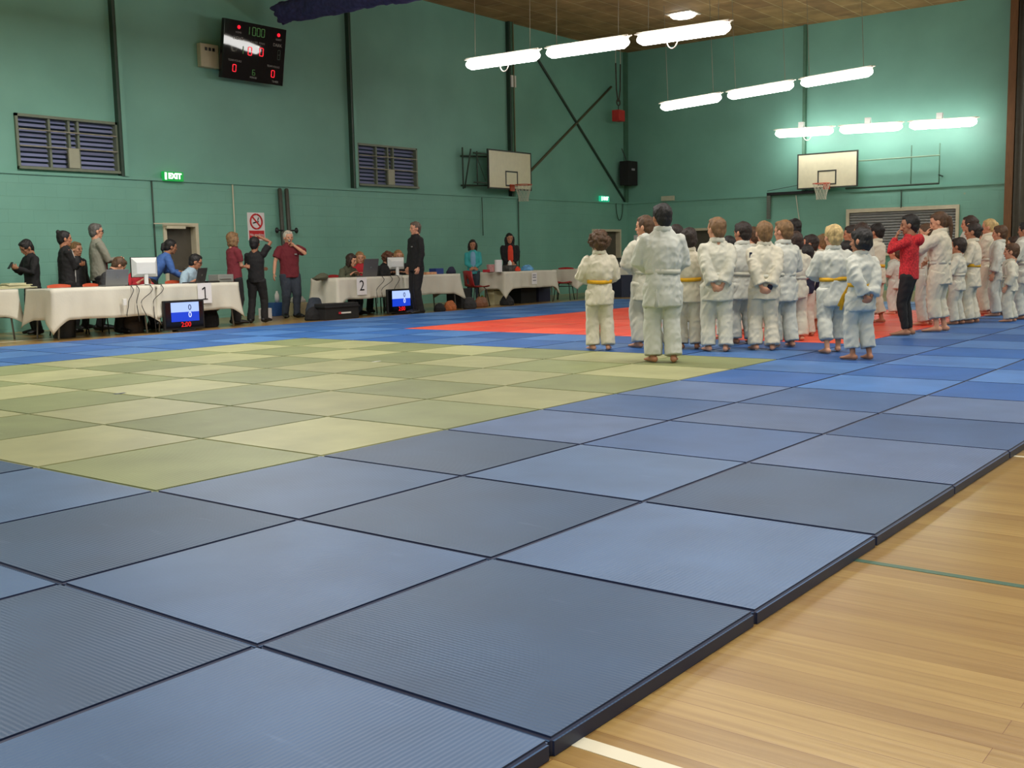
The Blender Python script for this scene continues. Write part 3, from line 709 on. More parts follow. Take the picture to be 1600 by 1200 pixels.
    for s in (1, -1):
        hip, Kn, An = feet[s]; low = An + (Kn - An) * max((lift - .042) / .245, .0) if not sit else An
        if gi: rad = [(.060 * H * g, .068 * H * g), .060 * H * g, .056 * H, .055 * H, .056 * H]
        elif p['wear'] == 'red': rad = [.060 * H, .052 * H, .042 * H, .036 * H, .027 * H]
        else: rad = [(.058 * H * g, .062 * H * g), .054 * H * g, .045 * H * g, .041 * H, .042 * H]
        if p.get('female'): rad = rad[:2] + [.040 * H, .034 * H, .030 * H]
        bot = An + (Kn - An) * (lift - .042) / .245 if gi else An - np.array([0, 0, .012 * H])
        if p['wear'] == 'red': bot = An + (Kn - An) * .06
        tr.tube([hip + np.array([0, s * .004, -.01]), hip + (Kn - hip) * .5, Kn, (Kn + bot) / 2, bot], [r if isinstance(r, tuple) else (r, r) for r in rad], side=(1, 0, 0), n=16, flat=(0, 1))
    zc = .012 if not gi else .012
    remesh(tr.build('trousers', trm, root), .0105, .0095 if gi else .006, (13, 13, 7), sd + 1)
    # upper garment
    top = MB(); topm = giM if gi else wear['top']
    if gi:
        sk = p.get('skirt', .385 + random.uniform(-.02, .02))
        rings = [(sk, .112, .088), (sk + .04, .109, .086), (.50, .103, .079), (.555, .097, .072), (.58, .093, .069), (.61, .104, .078), (.66, .112, .082), (.73, .112, .080), (topz - .05, .103, .068), (topz - .02, .080, .056), (topz + .010, .052, .048)]
    else:
        b0 = .47 if p['wear'] not in ('charcoal', 'blackcoat') else .44
        rings = [(b0, .098, .076), (.52, .098, .076), (.58, .094, .072), (.64, .094, .072), (.72, .102, .074), (topz - .05, .098, .064), (topz - .02, .076, .052), (topz + .006, .046, .042)]
        if p.get('female'): rings = [(a, b * (.93 if .55 < a < .66 else 1), c) for a, b, c in rings]
        if sit: rings = rings[1:]
    top.tube([tf(0, 0, a * H) for a, b, c in rings], [(b * H * g, c * H * g) for a, b, c in rings], side=Y1, n=24, flat=(1, 0))
    for s in (1, -1):
        Sh, El, Wr, _ = arms[s]; sl = .90 if gi else wear['sl']
        if sl > .5:
            e = El + (Wr - El) * ((sl - .5) * 2)
            if gi: rad = [.046 * H, .048 * H, .047 * H, .046 * H, .052 * H]
            else: rad = [.041 * H * g, .038 * H * g, .032 * H, .029 * H, .025 * H]
            pts = [Sh - np.array([0, s * .01 * H, .006 * H]), (Sh + El) / 2, El, (El + e) / 2, e]
        else:
            e = Sh + (El - Sh) * (sl * 2); rad = [.041 * H * g, .041 * H * g, .041 * H * g]; pts = [Sh - np.array([0, s * .01 * H, .006 * H]), (Sh + e) / 2, e]
        top.tube(pts, rad, n=16, flat=(0, 1))
    if p['wear'] == 'red': top.ell(tf(-.075 * H, 0, (topz - .03) * H), (.045 * H, .07 * H, .05 * H)); 
    jk = remesh(top.build('judo_jacket' if gi else wear.get('name', 'shirt'), topm, root), .0105, .0115 if gi else .0065, (12, 12, 8), sd + 2)
    def band(m_, a, b, z0, z1, th):    # oval band around the trunk
        n = 36; q = np.linspace(0, 2 * math.pi, n, endpoint=False); vs = []
        for zz, r in ((z0, 0), (z0, th), (z1, th), (z1, 0)):
            for t_ in q: vs.append(tf((b + r) * math.cos(t_), (a + r) * math.sin(t_), zz + .004 * math.sin(t_ * 2 + sd)))
        fs = [(r * n + i, r * n + (i + 1) % n, ((r + 1) % 4) * n + (i + 1) % n, ((r + 1) % 4) * n + i) for r in range(4) for i in range(n)]
        m_.add(vs, fs)
    if gi:
        # collar band from the chest up round the neck
        cp = [(.083, -.01, .60), (.090, .016, .68), (.078, .038, .76), (.040, .046, topz + .004), (-.008, .050, topz + .014), (-.040, .034, topz + .018), (-.054, 0, topz + .020)]
        cp = cp + [(a, -b, c) for a, b, c in cp[-2::-1]]; cp[-1] = (.083, .01, .60)
        m = MB(); m.tube([tf(a * H * (g if a > .05 else 1), b * H, c * H) for a, b, c in cp], [(.020 * H, .009 * H)] * len(cp), side=T @ np.array([0.15, 0, 1]), n=12)
        m.build('collar', giM, jk, smooth=True)
        if p.get('belt'):
            bmat = M_yellow if p['belt'] == 'yellow' else M_wbelt; m = MB()
            band(m, .0965 * H * g, .0725 * H * g, .565 * H, .595 * H, .008)
            m.ell(tf(.083 * H * g, 0, .578 * H), (.018, .028, .022)); bt = m.build('belt', bmat, root, smooth=True); ty = [(-.02, -.05), (.02, .05)]
            if p.get('tailL'): ty = [(.075, .11), (.07, .13)]
            for s, (a0, a1) in zip((-1, 1), ty):
                fx = .086 * H * g if not p.get('tailL') else .06 * H
                m = MB(); m.tube([tf(fx, a0 * H * .8, .575 * H), tf(fx + .018, (a0 + a1) / 2 * H, .50 * H), tf(fx + .012 + (.03 if p.get('tailL') else 0), a1 * H, (.40 + s * .015) * H)], [(.019, .004)] * 3, side=(0, 1, 0), n=8); m.build('belt_end', bmat, bt, smooth=True)
        if p.get('slit'):
            m = MB(); m.tube([tf(-.086 * H * g, .055 * H, .47 * H), tf(-.098 * H * g, .06 * H, .40 * H), tf(-.101 * H * g, .064 * H, .362 * H)], [(.004, .006), (.012, .008), (.02, .008)], side=(0, 1, 0), n=8); m.build('side_slit', mat('shaded_gi_lining', (170, 172, 158), .9), jk, smooth=True)
            m = MB(); m.ell(tf(-.058 * H, -.01 * H, (topz - .035) * H), (.008, .012, .010)); m.build('neck_emblem', mat('dark_red_stitching', (96, 42, 44), .8), jk)
        if p.get('patch'):
            Sh, El, Wr, _ = arms[1]; c = Sh + (El - Sh) * .32
            m = MB(); m.cbox(c + np.array([-.043 * H, .018 * H, 0]), (.012, .028, .095)); m.build('shoulder_patch', C_navy, jk, bevel=.003)
            m = MB(); m.cbox(c + np.array([-.0475 * H, .018 * H, -.02]), (.012, .012, .05)); m.build('shoulder_patch_text', C_white, jk)
        if p.get('wristband'):
            Sh, El, Wr, _ = arms[-1]; u = unit(Wr - El); m = MB(); m.tube([Wr - u * .022, Wr + u * .006], .026 * H * .82, n=12); m.build('wristband', C_navy, root, smooth=True)
    if wear.get('inner') is not None:
        fr = np.array([.074 * H * g, 0, 0]); m = MB()
        pts = [(.060, .50), (.0665, .58), (.068, .66), (.066, .74), (.050, topz - .035), (.034, topz - .01)]
        m.tube([tf(a * H * g * 1.02, 0, b * H) for a, b in pts], [(.046 * H, .020 * H), (.044 * H, .016 * H), (.042 * H, .016 * H), (.042 * H, .017 * H), (.038 * H, .016 * H), (.02 * H, .01 * H)], side=Y1, n=14)
        remesh(m.build('inner_top', wear['inner'], root), .009)
    if 'polo' in wear.get('name', '') or p['wear'] == 'black':
        m = MB(); cp = [(.045, .0, topz - .025), (.035, .030, topz), (-.005, .043, topz + .012), (-.042, 0, topz + .018)]; cp = cp + [(a, -b, c) for a, b, c in cp[-2::-1]]
        m.tube([tf(a * H, b * H, c * H) for a, b, c in cp], [(.013 * H, .006 * H)] * len(cp), side=T @ np.array([.1, 0, 1]), n=8); m.build('shirt_collar', topm, jk, smooth=True)
    if p.get('emblem') or p['wear'] == 'maroonjeans':
        m = MB(); m.cbox(tf(.078 * H * g, .045 * H, .735 * H), (.012, .05, .022)); m.build('chest_emblem', mat('pale_embroidery', (150, 150, 146), .8), jk, bevel=.003)
    return root, arms, tf
PEOPLE = [
    (8.053, 5.106, 1.289, 0.716, 'J', {'hair': 'curly', 'hc': 'brown', 'belt': 'yellow', 'L': 'front', 'R': 'front', 'wear': 'gi', 'label': 'small boy with curly brown hair and yellow belt, standing alone at left of the class'}),
    (7.192, 3.829, 1.497, 0.693, 'J', {'hair': 'short', 'hc': 'black', 'belt': 'white', 'L': 'front', 'R': 'front', 'wear': 'gi', 'hy': 22, 'girth': 1.12, 'slit': 1, 'skirt': 0.36, 'label': 'tallest judo student, seen from behind, black hair and long white jacket'}),
    (8.542, 4.811, 1.450, 0.970, 'J', {'hair': 'short', 'hc': 'brown', 'belt': 'white', 'L': 'front', 'R': 'front', 'wear': 'gi', 'hy': 45, 'label': 'brown haired judo student hidden behind the left shoulder of the tallest student'}),
    (8.592, 4.308, 1.302, 0.670, 'J', {'hair': 'bowl', 'hc': 'dark', 'belt': 'yellow', 'L': 'side', 'R': 'side', 'wear': 'gi', 'label': 'dark haired judo student right of the tallest student, yellow belt at the side'}),
    (9.205, 4.807, 1.360, 0.769, 'J', {'hair': 'short', 'hc': 'dark', 'belt': 'white', 'L': 'side', 'R': 'side', 'wear': 'gi', 'label': 'judo student whose dark hair shows just behind the right shoulder of the tallest student'}),
    (8.442, 3.893, 1.393, 0.574, 'J', {'hair': 'short', 'hc': 'ginger', 'belt': 'white', 'L': 'back', 'R': 'back', 'wear': 'gi', 'hy': 38, 'label': 'judo boy with short ginger hair and white belt, hands clasped behind his back'}),
    (9.947, 4.504, 1.222, 0.808, 'J', {'hair': 'short', 'hc': 'black', 'belt': 'white', 'L': 'side', 'R': 'side', 'wear': 'gi', 'label': 'short judo child with black hair, mostly hidden behind the ginger haired boy'}),
    (9.429, 4.073, 1.366, 0.935, 'J', {'hair': 'short', 'hc': 'dark', 'belt': 'white', 'L': 'front', 'R': 'front', 'wear': 'gi', 'hy': 25, 'label': 'dark haired judo boy standing right of the ginger haired boy'}),
    (10.797, 4.604, 1.338, 1.136, 'J', {'hair': 'short', 'hc': 'brown', 'belt': 'white', 'L': 'side', 'R': 'side', 'wear': 'gi', 'hy': 30, 'label': 'brown haired judo student glimpsed between two boys in the front line'}),
    (8.781, 3.519, 1.345, 0.602, 'J', {'hair': 'short', 'hc': 'lbrown', 'belt': 'white', 'L': 'back', 'R': 'back', 'wear': 'gi', 'patch': 1, 'wristband': 1, 'hy': 8, 'label': 'judo boy with a patch on his left shoulder and a dark wristband'}),
    (9.223, 3.496, 1.363, 0.934, 'J', {'hair': 'short', 'hc': 'lbrown', 'belt': 'white', 'L': 'front', 'R': 'front', 'wear': 'gi', 'hy': 30, 'label': 'light brown haired judo boy turned left, right of the boy with the wristband'}),
    (11.950, 4.539, 1.456, 1.100, 'J', {'hair': 'short', 'hc': 'black', 'belt': 'white', 'L': 'side', 'R': 'side', 'wear': 'gi', 'label': 'tall judo student with black hair rising behind the light brown haired boy'}),
    (10.073, 3.724, 1.252, 0.662, 'J', {'hair': 'bowl', 'hc': 'dbrown', 'belt': 'white', 'L': 'front', 'R': 'front', 'wear': 'gi', 'label': 'judo child with dark brown hair, half hidden behind the light brown haired boy'}),
    (10.753, 3.873, 1.106, 0.914, 'J', {'hair': 'short', 'hc': 'black', 'belt': None, 'L': 'side', 'R': 'side', 'wear': 'navy', 'label': 'child in a navy top squeezed between judo students'}),
    (11.691, 4.199, 1.234, 1.260, 'J', {'hair': 'short', 'hc': 'dark', 'belt': 'yellow', 'L': 'side', 'R': 'side', 'wear': 'gi', 'hy': 35, 'legs': 0.12, 'label': 'dark haired judo boy with yellow belt facing left, behind the blond boy'}),
    (12.682, 4.427, 1.252, 0.900, 'J', {'hair': 'short', 'hc': 'lbrown', 'belt': 'white', 'L': 'side', 'R': 'side', 'wear': 'gi', 'label': 'light haired judo child far behind, left of the blond boy'}),
    (8.798, 2.779, 1.287, 0.612, 'J', {'hair': 'short', 'hc': 'blond', 'belt': 'yellow', 'L': 'front', 'R': 'side', 'wear': 'gi', 'hy': 22, 'stride': 0.16, 'legs': 0.1, 'label': 'blond judo boy with yellow belt, one foot stepping back'}),
    (11.426, 3.628, 1.146, 0.880, 'J', {'hair': 'short', 'hc': 'black', 'belt': 'white', 'L': 'side', 'R': 'side', 'wear': 'gi', 'label': 'judo child whose black hair shows beside the blond boy'}),
    (12.565, 3.983, 1.359, 1.574, 'J', {'hair': 'short', 'hc': 'dark', 'belt': 'white', 'L': 'side', 'R': 'side', 'wear': 'gi', 'hy': 15, 'label': 'dark haired judo student facing left, behind the blond boy'}),
    (8.219, 2.287, 1.229, 1.007, 'J', {'hair': 'bowl', 'hc': 'black', 'belt': 'yellow', 'L': 'back', 'R': 'back', 'wear': 'gi', 'hy': 30, 'tailL': 1, 'legs': 0.09, 'label': 'judo boy with black hair, long yellow belt ends and hands behind him'}),
    (11.808, 3.578, 1.370, 1.217, 'J', {'hair': 'pony', 'hc': 'dbrown', 'belt': 'white', 'L': 'side', 'R': 'side', 'wear': 'gi', 'label': 'judo girl with dark ponytail right behind the black haired boy'}),
    (13.310, 3.898, 1.390, 1.378, 'J', {'hair': 'short', 'hc': 'black', 'belt': 'yellow', 'L': 'front', 'R': 'front', 'wear': 'gi', 'legs': 0.1, 'label': 'judo student with black hair and yellow belt, left of the child in red'}),
    (15.497, 4.345, 1.078, 1.537, 'J', {'hair': 'short', 'hc': 'brown', 'belt': 'white', 'L': 'front', 'R': 'front', 'wear': 'gi', 'label': 'distant judo child seen just left of the child in red'}),
    (11.300, 2.810, 1.435, 1.735, 'J', {'hair': 'short', 'hc': 'black', 'belt': None, 'L': 'face', 'R': 'side', 'wear': 'red', 'hy': 5, 'label': 'barefoot child in red speckled hooded jacket and black trousers'}),
    (12.045, 2.666, 1.482, 1.675, 'J', {'hair': 'pony2', 'hc': 'brown', 'belt': 'white', 'L': 'face', 'R': 'front', 'wear': 'gi', 'hy': 5, 'hp': 12, 'girth': 1.08, 'legs': 0.12, 'label': 'judo girl with long brown ponytail holding a hand to her face'}),
    (13.143, 3.168, 1.363, 1.861, 'J', {'hair': 'short', 'hc': 'brown', 'belt': 'white', 'L': 'face', 'R': 'front', 'wear': 'gi', 'label': 'judo student between the child in red and the ponytailed girl'}),
    (13.408, 2.823, 1.166, 1.574, 'J', {'hair': 'short', 'hc': 'dark', 'belt': 'white', 'L': 'front', 'R': 'front', 'wear': 'gi', 'label': 'judo student hidden behind the back of the ponytailed girl'}),
    (13.728, 2.724, 1.363, 1.737, 'J', {'hair': 'bun', 'hc': 'dark', 'belt': 'yellow', 'L': 'front', 'R': 'front', 'wear': 'gi', 'label': 'judo girl with dark hair in a low bun and yellow belt'}),
    (14.845, 3.070, 1.491, 1.740, 'J', {'hair': 'bun', 'hc': 'dbrown', 'belt': 'white', 'L': 'front', 'R': 'front', 'wear': 'gi', 'label': 'taller dark haired judo student behind the girl with the low bun'}),
    (16.379, 3.308, 1.325, 1.906, 'J', {'hair': 'short', 'hc': 'brown', 'belt': 'white', 'L': 'front', 'R': 'front', 'wear': 'gi', 'label': 'judo child seen between the girl with the low bun and the blonde girl'}),
    (15.892, 3.052, 1.459, 1.725, 'J', {'hair': 'bun', 'hc': 'blond', 'belt': 'white', 'L': 'cross', 'R': 'cross', 'wear': 'gi', 'label': 'blonde judo girl with hair tied up and arms folded'}),
    (15.443, 2.786, 1.348, 1.664, 'J', {'hair': 'short', 'hc': 'brown', 'belt': 'white', 'L': 'side', 'R': 'side', 'wear': 'gi', 'label': 'brown haired judo boy right of the blonde girl'}),
    (14.162, 2.322, 1.076, 1.706, 'J', {'hair': 'short', 'hc': 'brown', 'belt': 'white', 'L': 'side', 'R': 'side', 'wear': 'gi', 'hy': 0, 'label': 'smallest judo boy at the right end of the line'}),
    (15.998, 2.706, 1.186, 1.617, 'J', {'hair': 'short', 'hc': 'dbrown', 'belt': 'white', 'L': 'side', 'R': 'side', 'wear': 'gi', 'label': 'judo child behind the smallest boy'}),
    (14.784, 2.285, 1.379, 1.434, 'J', {'hair': 'short', 'hc': 'black', 'belt': 'white', 'L': 'front', 'R': 'front', 'wear': 'gi', 'girth': 1.1, 'label': 'tall black haired judo student at the right edge of the picture'}),
    (7.060, 15.200, 1.520, 3.138, 'F', {'hair': 'short', 'hc': 'black', 'wear': 'black', 'L': 'phone', 'R': 'phone', 'hp': 28, 'hy': 0, 'phone': 1, 'label': 'man in black standing at far left looking down at his phone'}),
    (7.450, 14.850, 1.630, -0.258, 'F', {'hair': 'bunhigh', 'hc': 'black', 'wear': 'blackcardi', 'L': 'cross', 'R': 'cross', 'hy': -8, 'female': 1, 'label': 'woman with high black bun, black cardigan over white top, arms folded'}),
    (8.080, 15.600, 1.470, -1.227, 'F', {'hair': 'short', 'hc': 'lbrown', 'wear': 'charcoal', 'L': 'side', 'R': 'side', 'label': 'person in charcoal coat behind the woman with the high bun'}),
    (8.130, 15.050, 1.760, -0.283, 'F', {'hair': 'short', 'hc': 'grey', 'wear': 'greyblazer', 'L': 'phone2', 'R': 'phone2', 'glasses': 1, 'phone': 1, 'label': 'man in grey blazer and glasses holding a phone'}),
    (7.760, 14.300, 1.210, -1.160, 'S', {'hy': 45, 'hair': 'short', 'hc': 'brown', 'wear': 'charcoal', 'L': 'type', 'R': 'type', 'hp': 38, 'lean': 22, 'label': 'person in charcoal jacket seated at the grey laptop, head bowed'}),
    (8.450, 14.620, 1.170, -1.444, 'S', {'hair': 'short', 'hc': 'dbrown', 'wear': 'redtop', 'L': 'type', 'R': 'type', 'hp': 15, 'lean': 15, 'label': 'person in red top seated behind the silver monitor on table one'}),
    (9.060, 14.900, 1.440, -0.381, 'F', {'hair': 'pony', 'hc': 'black', 'wear': 'bluetop', 'L': 'reach', 'R': 'reach', 'lean': 38, 'hp': 10, 'label': 'woman with black ponytail and blue top leaning over table one'}),
    (9.300, 14.350, 1.230, -1.315, 'S', {'hy': 35, 'hair': 'short', 'hc': 'black', 'wear': 'palebluetee', 'L': 'type', 'R': 'type', 'glasses': 1, 'hp': 15, 'lean': 22, 'label': 'man in pale blue t-shirt and glasses seated at the black laptop'}),
    (10.080, 14.000, 1.600, -0.171, 'F', {'hair': 'bob', 'hc': 'lbrown', 'wear': 'maroon', 'L': 'belly', 'R': 'belly', 'label': 'person with shoulder length hair and maroon polo shirt at right end of table one'}),
    (10.550, 14.000, 1.520, 0.543, 'F', {'hair': 'short', 'hc': 'black', 'wear': 'blacktee', 'L': 'belly', 'R': 'overhead', 'stride': 0.13, 'label': 'man in black t-shirt with one arm raised over his head'}),
    (11.840, 14.600, 1.650, -1.895, 'F', {'hair': 'short', 'hc': 'white', 'wear': 'maroonjeans', 'L': 'mic', 'R': 'away', 'mic': 1, 'girth': 1.18, 'label': 'white haired man in maroon polo speaking into a microphone'}),
    (12.970, 14.350, 1.200, -1.542, 'S', {'hy': 15, 'hair': 'bob', 'hc': 'dbrown', 'wear': 'olive', 'L': 'type', 'R': 'type', 'lean': 24, 'hp': 12, 'label': 'woman in olive jacket leaning forward at the left of table two'}),
    (13.850, 14.750, 1.240, -2.169, 'S', {'hair': 'bob', 'hc': 'blonddk', 'wear': 'redtop', 'L': 'type', 'R': 'type', 'label': 'smiling fair haired woman in red top seated at table two'}),
    (14.030, 14.300, 1.230, -1.665, 'S', {'hy': 35, 'hair': 'curly2', 'hc': 'auburn', 'wear': 'blackcoat', 'L': 'type', 'R': 'type', 'hp': 15, 'lean': 14, 'label': 'person with bushy auburn hair and black coat seated at table two'}),
    (14.990, 14.750, 1.270, -2.117, 'S', {'hair': 'bob', 'hc': 'blonddk', 'wear': 'blackcoat', 'L': 'type', 'R': 'type', 'label': 'blonde woman whose face shows above the silver monitor on table two'}),
    (13.720, 13.050, 1.790, 2.841, 'F', {'hair': 'short', 'hc': 'greybrown', 'wear': 'black', 'L': 'pocket', 'R': 'pocket', 'label': 'man all in black standing in front of table two', 'emblem': 1, 'hy': -5}),
    (17.670, 14.900, 1.490, -2.412, 'F', {'hair': 'bob', 'hc': 'dark', 'wear': 'teal', 'L': 'belly2', 'R': 'belly2', 'female': 1, 'label': 'woman in turquoise cardigan standing behind the red chair'}),
    (18.510, 14.450, 1.630, -2.342, 'F', {'hair': 'bob2', 'hc': 'black', 'wear': 'orange', 'L': 'belly2', 'R': 'belly2', 'female': 1, 'girth': 1.15, 'label': 'woman in black cardigan and orange top behind the refreshment table'}),
]
for row in PEOPLE:
    x, y, H, hd, kind, p = row
    root, arms, tf = person(*row)
    def held(o, lab, cat):
        o.location = root.location; o.rotation_euler = root.rotation_euler; tag(o, lab, cat)
    if p.get('phone'):
        Wl = (arms[1][2] + arms[-1][2]) / 2; c = Wl + unit(arms[1][2] - arms[1][1] + arms[-1][2] - arms[-1][1]) * .09
        m = MB(); m.cbox(c, (.012, .065, .125), np.array(Matrix.Rotation(-.6, 3, 'Y'))); held(m.build('phone', M_black, None, bevel=.004), 'small dark phone held by the %s' % ('man in black at far left' if 'far left' in p['label'] else 'man in grey blazer'), 'phone')
    if p.get('mic'):
        Sh, El, Wr, _ = arms[1]; c = Wr + unit(Wr - El) * .06
        r_ = empty('microphone', root.location, hd, 'microphone held at the mouth of the white haired man', 'microphone')
        m = MB(); m.tube([c + np.array([.01, .07, -.05]), c + np.array([0, -.03, .04])], [.012, .016], n=10); m.build('microphone_body', M_black, r_, smooth=True)
        m = MB(); m.ell(c + np.array([0, -.045, .055]), (.024, .024, .027)); m.build('microphone_head', M_metal, r_, smooth=True)

# ------------------------------------------------------------------ furniture and things
def onY(u, v, y):      # the spot on the upright plane at y that the pixel looks at
    d = np.array(FW) + (u - 800) / 1668.28 * np.array(RT) - (v - 600) / 1668.28 * np.array(UP)
    return CAM + d * (y - CAM[1]) / d[1]
def onX(u, v, x):
    d = np.array(FW) + (u - 800) / 1668.28 * np.array(RT) - (v - 600) / 1668.28 * np.array(UP)
    return CAM + d * (x - CAM[0]) / d[0]
M_cloth = mat('white_paper_tablecloth', (206, 202, 186), .8, .05, 3, bump=.2, bscale=30)
M_ttop = mat('grey_table_top', (150, 146, 136), .5, .05); M_leg = mat('grey_tube_steel', (120, 120, 116), .4, .05, metal=.6)
TZ = .70; rng = random.Random(3)
def table(x0, x1, y0, y1, label, leg_m=None):
    cx, cy = (x0 + x1) / 2, (y0 + y1) / 2; w, d = (x1 - x0) / 2, (y1 - y0) / 2
    r = empty('folding_table', (cx, cy, FL), 0, label, 'table', 'folding tables along the left wall'); h = TZ - FL - .012
    bx(-w, w, -d, d, h - .03, h).build('tabletop', M_ttop, r, bevel=.006)
    for sx in (-1, 1):
        for sy in (-1, 1):
            MB().tube([(sx * (w - .12), sy * (d - .05), h - .03), (sx * (w - .06), sy * (d - .05), .01)], .014, n=8).build('leg', leg_m or M_leg, r, smooth=True)
        MB().tube([(sx * (w - .09), -d + .05, h * .45), (sx * (w - .09), d - .05, h * .45)], .010, n=8).build('leg_brace', leg_m or M_leg, r, smooth=True)
def drape(x0, x1, y0, y1, drops, corner, label, seed):
    """drops = (front, right, back, left)"""
    rr = random.Random(seed); pts = []; per = 44; e = .012
    x0 -= e; x1 += e; y0 -= e; y1 += e; cor = [(x0, y0), (x1, y0), (x1, y1), (x0, y1)]; nrm = [(0, -1), (1, 0), (0, 1), (-1, 0)]
    base = []
    for s in range(4):
        a, b = cor[s], cor[(s + 1) % 4]; L = math.dist(a, b); k = max(10, int(L / .045))
        for i in range(k):
            t = i / k; q = min(t, 1 - t) * L; n = np.array(nrm[s], float); edge = 0
            dn, dp = np.array(nrm[(s + 1) % 4], float), np.array(nrm[(s - 1) % 4], float)
            near = max(0, 1 - q / .22)
            if near > 0: n = n + (dn if t > .5 else dp) * near; n /= np.linalg.norm(n)
            d2 = drops[(s + 1) % 4] if t > .5 else drops[(s - 1) % 4]; w = near ** 2 * .5
            drop = drops[s] * (1 - w) + d2 * w + corner * near ** 1.5 * (1 if min(drops[s], d2) > .1 else .2)
            base.append((np.array([a[0] + (b[0] - a[0]) * t, a[1] + (b[1] - a[1]) * t]), n, drop, t * L + s * 3.3, near))
    N = len(base); rows = 9; vs = []; fs = []
    ph = rr.uniform(0, 6)
    for r in range(rows + 1):
        f = r / rows
        for (p, n, drop, sp, near) in base:
            wv = .018 * math.sin(sp * 9 + ph) + .012 * math.sin(sp * 23 + ph * 2) + .05 * near * f
            off = (.01 + wv * 1.2) * f + .02 * f; zz = TZ + .004 - drop * f
            q = p + n * max(off, .002); vs.append((q[0], q[1], zz + .006 * math.sin(sp * 5 + ph) * f))
    for r in range(rows):
        for i in range(N): fs.append((r * N + i, r * N + (i + 1) % N, (r + 1) * N + (i + 1) % N, (r + 1) * N + i))
    fs.append(tuple(range(N))[::-1]); m = MB(); m.add(vs, fs); o = m.build('tablecloth', M_cloth, smooth=True)
    bm = bmesh.new(); bm.from_mesh(o.data); bmesh.ops.triangulate(bm, faces=[f for f in bm.faces if len(f.verts) > 4]); bmesh.ops.recalc_face_normals(bm, faces=bm.faces); bm.to_mesh(o.data); bm.free()
    sm = o.modifiers.new('s', 'SOLIDIFY'); sm.thickness = .003; sm.offset = 1
    return tag(o, label, 'tablecloth', 'white tablecloths')
Y0, Y1 = 13.5, 14.2
table(4.3, 6.35, 14.35, 15.05, 'folding table at the far left edge, set back under folded papers'); drape(4.3, 6.35, 14.35, 15.05, (.40, .40, .3, .3), .12, 'white cloth on the set back table at the far left edge', 1)
table(6.45, 8.05, Y0, Y1, 'folding table under the grey laptop, left half of table one'); drape(6.43, 8.12, Y0, Y1, (.46, .40, .3, .46), .20, 'white cloth with a long hanging corner on the left half of table one', 2)
table(8.15, 9.72, Y0, Y1, 'folding table behind number 1, right half of table one'); drape(8.2, 9.74, Y0, Y1, (.44, .46, .3, .30), .16, 'white cloth carrying the number 1 on the right half of table one', 3)
table(12.05, 13.75, Y0, Y1, 'folding table behind number 2, left half of table two'); drape(12.03, 13.76, Y0, Y1, (.40, .3, .3, .62), .10, 'white cloth carrying the number 2 on the left half of table two', 4)
table(13.85, 15.5, Y0, Y1, 'folding table under the blue box, right half of table two'); drape(13.84, 15.52, Y0, Y1, (.40, .40, .3, .3), .16, 'white cloth on the right half of table two, behind the man in black', 5)
table(17.12, 19.03, Y0, Y1, 'refreshment table carrying the paper towel roll', M_leg); drape(17.1, 19.05, Y0, Y1, (.38, .36, .3, .38), .22, 'white cloth on the refreshment table carrying the paper towel roll', 6)
table(19.95, 22.9, Y0, Y1, 'table behind the curly haired boy, farthest along the left wall'); drape(19.93, 22.92, Y0, Y1, (.38, .36, .3, .36), .12, 'white cloth on the farthest table, behind the curly haired boy', 7)
M_ink = mat('black_ink', (20, 20, 22), .7); M_paper = mat('white_paper', (228, 226, 226), .8, .02)
def sign(u, v, w, h, num, label, lines=None):
    c = onY(u, v, Y0 - .075); r = empty('table_sign', c, 0, label, 'sign')
    r_ = r; r = bx(-w / 2, w / 2, 0, .004, -h / 2, h / 2).build('paper', M_paper, r)
    if num == '1':
        m = MB(); m.box(-.006, .014, -.005, -.001, -h * .30, h * .30); m.cbox((-.022, -.003, h * .24), (.06, .004, .02), np.array(Matrix.Rotation(math.radians(-35), 3, 'Y'))); m.box(-.042, .05, -.005, -.001, -h * .32, -h * .27); m.build('numeral', M_ink, r)
    elif num: text('numeral', num, h * .85, M_ink, r, face_mtx((0, -.002, 0), (0, -1, 0)), .001, bold=0)
    else:
        for z in (.3, .1, -.18): bx(-w * .3, w * .3, -.003, 0, h * z - .012, h * z + .012).build('printed_line', mat('grey_print', (140, 140, 150), .8), r)
sign(320, 458, .27, .33, '1', 'white paper sign with the number 1 hung on table one')
sign(565.5, 447, .26, .33, '2', 'white paper sign with the number 2 hung on table two')
sign(835, 435, .20, .26, None, 'small printed notice hung on the refreshment table')

